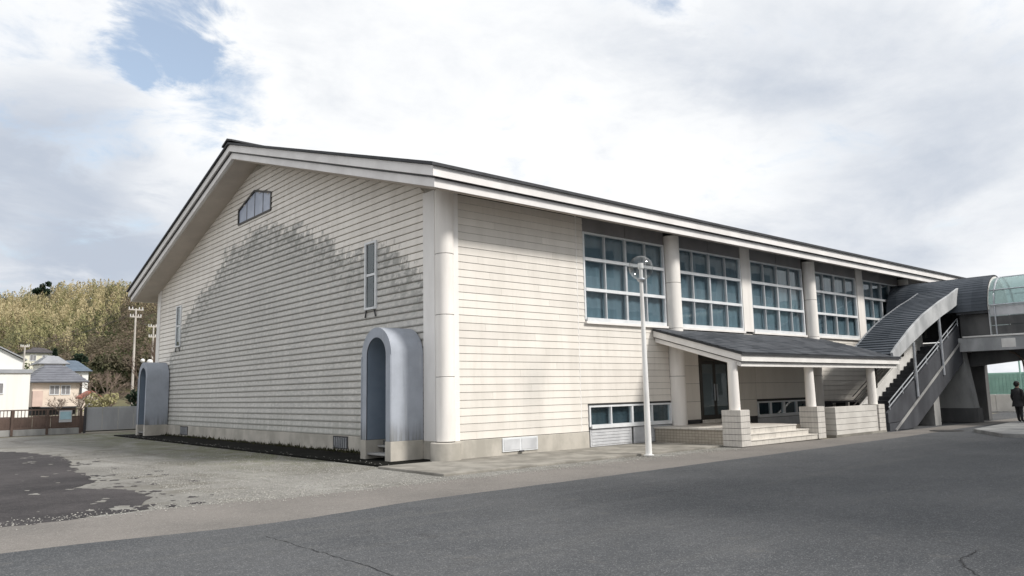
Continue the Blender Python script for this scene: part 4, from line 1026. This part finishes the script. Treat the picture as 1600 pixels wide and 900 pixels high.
RG = pm('grey_blue_tile', (.155, .162, .185), (.115, .12, .14), 1.2, .5, stretch=(1, 1, 3)); RD = pm('dark_roof_tile', (.10, .09, .095), (.075, .07, .07), 1, .7); RB = pm('blue_metal_roof', (.12, .155, .20), (.095, .125, .165), .8, .45); RGR = pm('pale_grey_roof', (.33, .34, .36), (.27, .28, .30), .8, .6); RR = pm('rust_red_roof', (.36, .12, .08), (.28, .10, .07), 1, .7)
h = house('flat_roofed_house', 'cream flat roofed building at the far left behind the brown fence', -9, 2.42, 75, 9, 4.5, 0, HC, RGR, 'flat', .38, wins=[(-1.6, .22, 2.45, 3.56), (-5, -3.4, 2.45, 3.56)]); fix(h)
h = house('tiled_house', 'peach house with grey blue tiled hip roof left of the gate', 5.6, 10.95, 95, 7, 4.05, 1.0, HB, RG, 'hip', 2.1, .75, wins=[(7.45, 8.55, 2.45, 3.65), (8.7, 9.75, 2.45, 3.65)])
MB().box(5.55, 6.62, 93.9, 94.98, 1.06, 2.95).build('balcony', HP, h); MB().box(10.80, 11.02, 94.8, 94.99, .0, 4.0).build('downpipe', 'nearblack', h); MB().box(5.6, 10.9, 94.4, 94.98, .85, 1.0).build('floor_edge', 'nearblack', h); fix(h)
h = house('gabled_house', 'white gabled house with pale grey roof rising behind the flat roofed building', 2.6, 9.3, 130, 9, 8.4, 0, HW, RGR, 'gable', 2.0, .5, wins=[(4.2, 5.6, 5.8, 7.2)]); fix(h)
h = house('grey_roofed_house', 'small house with plain grey roof just right of the white gable', 10.0, 13.2, 118, 7, 7.3, 0, HW, RGR, 'hip', 1.2, .5, wins=[(10.8, 12.2, 5.4, 6.7)]); fix(h)
h = house('upper_house', 'pale yellow two storey house with dark roof on the slope below the bamboo hill', 13.7, 18.5, 160, 8, 11.3, 0, HY, RD, 'hip', 1.0, .5, wins=[(14.5, 15.6, 9.6, 10.8), (16.6, 17.6, 9.6, 10.8)]); fix(h)
h = house('blue_roofed_house', 'house with bright blue hip roof beside the dark evergreen', 17.9, 22.9, 150, 6, 7.3, 0, HW, RB, 'hip', 2.0, .6, wins=[(19, 20.2, 5.2, 6.4)]); fix(h)
h = house('red_shed', 'small shed with rusty red roof among the bare bushes', 6.2, 7.7, 70, 2, 1.95, 0, HB, RR, 'gable', .55, .2, wins=[(6.5, 7.1, .9, 1.5)]); fix(h)

def utility_pole(x, y, h_, label, arms):
    r = empty('utility_pole', (x, y, 0), label, 'utility pole', 'utility poles')
    MB().tube([(0, 0, 0), (0, 0, h_)], [.15, .085], 12).build('pole', 'paleconc', r, smooth=True)
    for dz, w in arms:
        a = MB().box(-w, w, -.06, .06, h_ - dz - .06, h_ - dz + .06).build('crossarm', 'paleconc', r)
        for q in (-.9, -.45, .45, .9): MB().lathe([(.05, 0), (.07, .08), (.03, .12), (.06, .2), (.0001, .24)], (q * w, 0, h_ - dz + .06), 8).build('insulator', 'whitepole', a)
    return r
utility_pole(10.68, 70, 11.05, 'concrete utility pole just left of the gym roof end, nearer of the pair there', ((.15, .72), (.9, .55)))
utility_pole(15.2, 80, 10.3, 'thin utility pole half hidden by the gym corner', ((.2, .6), (1.4, .5)))
utility_pole(5.25, 100, 8.9, 'short utility pole standing beside the white gabled house', ((.2, .5),))
wires = MB()
for dx, z in ((-.6, 11.1), (.6, 11.1), (-.5, 10.3)):
    pts = []
    for i in range(13):
        f = i / 12; pts.append((10.68 + dx + (15.2 - 10.68) * f, 70 + 10 * f, z + (10.25 - z) * f - 1.1 * f * (1 - f)))
    wires.tube(pts, .015, 5)
    pts = [(10.68 + dx + (5.25 - 10.68) * i / 12, 70 + 30 * i / 12, z + (8.9 - z) * i / 12 - 2.2 * (i / 12) * (1 - i / 12)) for i in range(13)]
    wires.tube(pts, .015, 5)
tag(wires.build('power_line', 'nearblack'), 'thin dark power lines strung between the utility poles', 'cable')

# ------------------------------------------------------------------ hill and vegetation
def hz_(x, y):
    sk = np.interp(x, [-200, -60, 10, 37, 45, 56, 70, 110, 170, 260, 400], [22, 26, 32, 35, 37.5, 39.5, 41, 43, 42, 36, 24])
    f = np.clip((y - 168) / (300 - 168), 0, 1); f = f * f * (3 - 2 * f) * .55 + f * .45
    back_ = np.clip((y - 310) / 150, 0, 1)
    foot = np.clip((y - 110) / 58, 0, 1) * 4
    return foot + (sk - 4) * f * (1 - .6 * back_) + 1.2 * np.sin(x * .13 + y * .05) * f
gx, gy = np.meshgrid(np.linspace(-220, 420, 90), np.linspace(110, 470, 60))
gz = hz_(gx, gy) - .2
me = bpy.data.meshes.new('hillside'); vv = np.stack([gx, gy, gz], -1).reshape(-1, 3)
me.from_pydata(vv.tolist(), [], [(j * 90 + i, j * 90 + i + 1, (j + 1) * 90 + i + 1, (j + 1) * 90 + i) for j in range(59) for i in range(89)])
ho = bpy.data.objects.new('hillside', me); COL.objects.link(ho)
me.materials.append(pm('hill_floor', (.12, .105, .05), (.07, .075, .035), .1, .95)); me.polygons.foreach_set('use_smooth', [True] * len(me.polygons)); struct(ho)
def cards(centres, sizes, tilt=1.0, aspect=.45):
    """leaf clumps: one two-triangle blade pair per centre, random orientation"""
    n = len(centres); a = rng.normal(size=(n, 3)); a[:, 2] *= tilt; a /= np.linalg.norm(a, axis=1)[:, None]
    b = np.cross(a, rng.normal(size=(n, 3))); b /= np.linalg.norm(b, axis=1)[:, None]
    s = sizes[:, None]
    v = np.stack([centres - a * s, centres + b * s * aspect, centres + a * s, centres - b * s * aspect], 1).reshape(-1, 3)
    return v, np.arange(4 * n).reshape(n, 4)
def leaf_obj(name, v, f, mats):
    me = bpy.data.meshes.new(name); n = len(f)
    me.vertices.add(len(v)); me.vertices.foreach_set('co', v.astype(np.float32).ravel())
    me.loops.add(4 * n); me.loops.foreach_set('vertex_index', f.astype(np.int32).ravel())
    me.polygons.add(n); me.polygons.foreach_set('loop_start', np.arange(0, 4 * n, 4, dtype=np.int32))
    me.update(calc_edges=True); me.validate()
    o = bpy.data.objects.new(name, me); COL.objects.link(o); me.materials.append(mats); return o
BAM = leaf_mat('bamboo_leaf', (.52, .45, .27), (.36, .32, .185), (.56, .48, .30), .05, tones=True)
BAMG = leaf_mat('bamboo_green', (.34, .325, .17), (.22, .22, .11), (.40, .37, .20), .05, tones=True)
MIX = leaf_mat('mixed_wood_leaf', (.05, .068, .03), (.10, .11, .05), (.15, .125, .09), .06, tones=True)
BRN = leaf_mat('bare_wood_twig', (.20, .155, .12), (.13, .10, .08), (.24, .19, .14), .08, tones=True)
DRK = leaf_mat('evergreen_leaf', (.018, .034, .022), (.035, .055, .032))
sets = {'bamboo_grove': [], 'green_bamboo': [], 'mixed_wood': [], 'bare_wood': []}
for i in range(5200):
    x = random.uniform(-40, 150); y = random.uniform(150, 325)
    if x > 85 and random.random() < .6: continue
    z = float(hz_(np.array(x), np.array(y)))
    rel = (y - 165) / 135 + random.gauss(0, .10)
    right = np.clip((x - .155 * (y - 150) - 18) / 20, 0, 1)        # towards the gym the lower slope is mixed wood
    if rel > .93 and random.random() < (.75 if x < 45 else .45): k = 'mixed_wood'
    elif rel < .30 + .40 * right: k = 'mixed_wood' if random.random() < .62 else 'bare_wood'
    elif rel < .50 + .22 * right: k = 'green_bamboo' if random.random() < .72 else 'mixed_wood'
    else: k = 'bamboo_grove' if random.random() < .8 else 'green_bamboo'
    sets[k].append((x, y, z))
for k, P in sets.items():
    C, Sz, Tn = [], [], []
    for x, y, z in P:
        tone = random.choice((.5, .7, .85, 1, 1, 1.15, 1.3))
        if k in ('bamboo_grove', 'green_bamboo'):
            h = random.uniform(4.5, 8.0); n = 62
            tz = rng.uniform(.15, 1, n); rr = (1.25 * np.sin(np.pi * np.clip(tz, 0, .97)) + .15) * rng.uniform(.2, 1, n); an = rng.uniform(0, 6.3, n)
            ly, lx = rng.normal(0, .9), rng.normal(0, .9)
            C.append(np.stack([x + rr * np.cos(an) + lx * tz ** 2, y + rr * np.sin(an) + ly * tz ** 2, z + tz * h], 1)); Sz.append(rng.uniform(.22, .5, n)); Tn.append(np.full(n, tone))
        else:
            h = random.uniform(3.5, 7.0); n = 80; r0 = random.uniform(1.6, 2.8)
            d = rng.normal(size=(n, 3)); d /= np.linalg.norm(d, axis=1)[:, None]; d *= rng.uniform(.55, 1, (n, 1))
            lob = 1 + .25 * np.sin(3 * np.arctan2(d[:, 1], d[:, 0]) + x)
            C.append(np.stack([x + d[:, 0] * r0 * lob, y + d[:, 1] * r0 * lob, z + h * .58 + d[:, 2] * h * .42], 1)); Sz.append(rng.uniform(.22, .48, n)); Tn.append(np.full(n, tone))
    C = np.concatenate(C); Sz = np.concatenate(Sz)
    v_, f_ = cards(C, Sz, 2.6 if 'bamboo' in k else .8, .38)
    lo_ = leaf_obj(k, v_, f_, {'bamboo_grove': BAM, 'green_bamboo': BAMG, 'mixed_wood': MIX, 'bare_wood': BRN}[k]); tag(lo_, kind='stuff')
    ta = lo_.data.attributes.new('tone', 'FLOAT', 'FACE'); ta.data.foreach_set('value', np.concatenate(Tn).astype(np.float32))

def tree(name, label, x, y, h, r, mat, z0=0, n=900, size=.22, group=None, conic=False, trunk_h=.35, seed=1):
    rr = random.Random(seed); g = np.random.default_rng(seed)
    root = empty(name, (x, y, z0), label, 'tree' if 'shrub' not in name else 'shrub', group)
    tb = MB(); tips = []
    tb.tube([(0, 0, -.2), (rr.uniform(-.05, .05), 0, h * .35), (rr.uniform(-.1, .1), rr.uniform(-.1, .1), h * .8)], [h * .028, h * .02, h * .007], 8)
    for k in range(9):
        f = rr.uniform(.25, .75); a = rr.uniform(0, 6.3); l = r * rr.uniform(.5, .9)
        e = (math.cos(a) * l, math.sin(a) * l, h * f + l * rr.uniform(.2, .7)); tips.append(e)
        tb.tube([(0, 0, h * f), (e[0] * .5, e[1] * .5, h * f + (e[2] - h * f) * .6), e], [h * .01, h * .007, h * .003], 6)
    tb.build('trunk', 'bark', root, smooth=True)
    if conic:
        tz = g.uniform(.08, 1, n) ** .8; rad = r * (1 - tz) * g.uniform(.45, 1.05, n) + .05; an = g.uniform(0, 6.3, n)
        C = np.stack([rad * np.cos(an), rad * np.sin(an), h * tz + .15 * np.sin(an * 3 + tz * 20)], 1)
    else:
        cl = [(0, 0, h * .72)] + tips; C = []
        for j in range(n):
            c = cl[rr.randrange(len(cl))]; d = g.normal(size=3); d /= np.linalg.norm(d); d *= r * .48 * g.uniform(.3, 1) ** .6
            C.append((c[0] + d[0], c[1] + d[1], max(h * .12, c[2] + d[2] * .85)))
        C = np.array(C)
    v_, f_ = cards(C, g.uniform(size * .6, size * 1.4, n), 1, .5)
    o = leaf_obj('crown', v_, f_, mat); o.parent = root
    return root
def bare_tree(name, label, x, y, h, spread, z0=0, seed=1, group=None, depth=5, mat='twig', n0=5):
    rr = random.Random(seed); root = empty(name, (x, y, z0), label, 'tree' if 'shrub' not in name else 'shrub', group)
    tb, tw = MB(), MB()
    def grow(p, d, l, r, lv):
        q = p + d * l; mid = p + d * l * .5 + Vector((rr.uniform(-1, 1), rr.uniform(-1, 1), 0)) * l * .06
        (tb if lv < 2 else tw).tube([p, mid, q], [r, r * .85, r * .65], 6 if lv < 2 else 4, cap=False)
        if lv >= depth: return
        for k in range(rr.choice((2, 3, 3)) if lv else n0):
            dd = (d + Vector((rr.uniform(-1, 1), rr.uniform(-1, 1), rr.uniform(-.35, .6))) * spread).normalized()
            grow(p + (q - p) * rr.uniform(.55, 1), dd, l * rr.uniform(.55, .8), r * .6, lv + 1)
    grow(Vector((0, 0, -.1)), Vector((0, 0, 1)), h * .34, h * .022, 0)
    tb.build('trunk', 'bark', root, smooth=True); tw.build('crown', mat, root)
    return root
tree('pine_tree', 'lone dark tree standing out on the hill skyline', 35.4, 288, 7.5, 2.3, DRK, float(hz_(np.array(35.4), np.array(288.))) + 2.5, 900, .45, seed=2)
tree('cedar_tree', 'dark pointed evergreen behind the blue roofed house', 18.4, 158, 11.8, 2.6, DRK, 0, 1500, .38, conic=True, seed=3)
tree('cedar_tree', 'broader dark evergreen to the right of the pointed one above the blue roof', 22.5, 165, 12.2, 3.2, DRK, 0, 1600, .42, seed=4)
tree('broadleaf_tree', 'dull green tree right of the dark evergreens at the foot of the hill', 28.5, 160, 11.2, 4.0, MIX, 0, 1700, .42, seed=5)
tree('broadleaf_tree', 'dark green tree at the hill foot nearest the gym corner', 33.5, 150, 11.5, 4.2, MIX, 0, 1700, .42, seed=6)
for i, (x, y, h, sp, sd_) in enumerate(((9.3, 58, 9.3, .55, 12), (10.6, 64, 8.0, .6, 13), (7.4, 66, 6.0, .7, 14))):
    bare_tree('bare_tree', ('tall bare tree close to the gym corner behind the far arched porch', 'bare tree behind the tallest bare one, beside the utility poles', 'shorter bare tree above the sliding gate')[i], x, y, h, sp, 0, sd_, 'bare winter trees by the gym corner', 6)
for i, (x, y, h, sd_) in enumerate(((4.5, 62, 3.4, 21), (5.6, 58, 3.1, 22), (6.6, 61, 3.9, 23), (7.7, 57, 3.5, 24), (8.6, 60, 4.3, 25), (3.2, 64, 2.8, 26))):
    bare_tree('bare_shrub', ('second leafless shrub from the left behind the gate', 'leafless brown shrub close behind the red roofed shed', 'tallest leafless shrub in the middle of the thicket above the gate', 'leafless shrub right of the middle, second from the right above the gate', 'rightmost leafless shrub, by the foot of the tall bare trees', 'leftmost and lowest leafless shrub beside the peach house')[i], x, y, h, .95, 0, sd_, 'bare brown shrubs behind the gate', 5, 'twig', 7)
s1 = tree('evergreen_shrub', 'small dark green shrub between the gate and the far arched porch', 1.35, 30.6, 2.5, .8, DRK, 0, 700, .12, seed=8)
s2 = tree('yellow_shrub', 'low yellowish green shrub in front of the red shed', 4.6, 55, 2.0, 1.2, BAMG, 0, 600, .14, seed=9)
fix(gym)
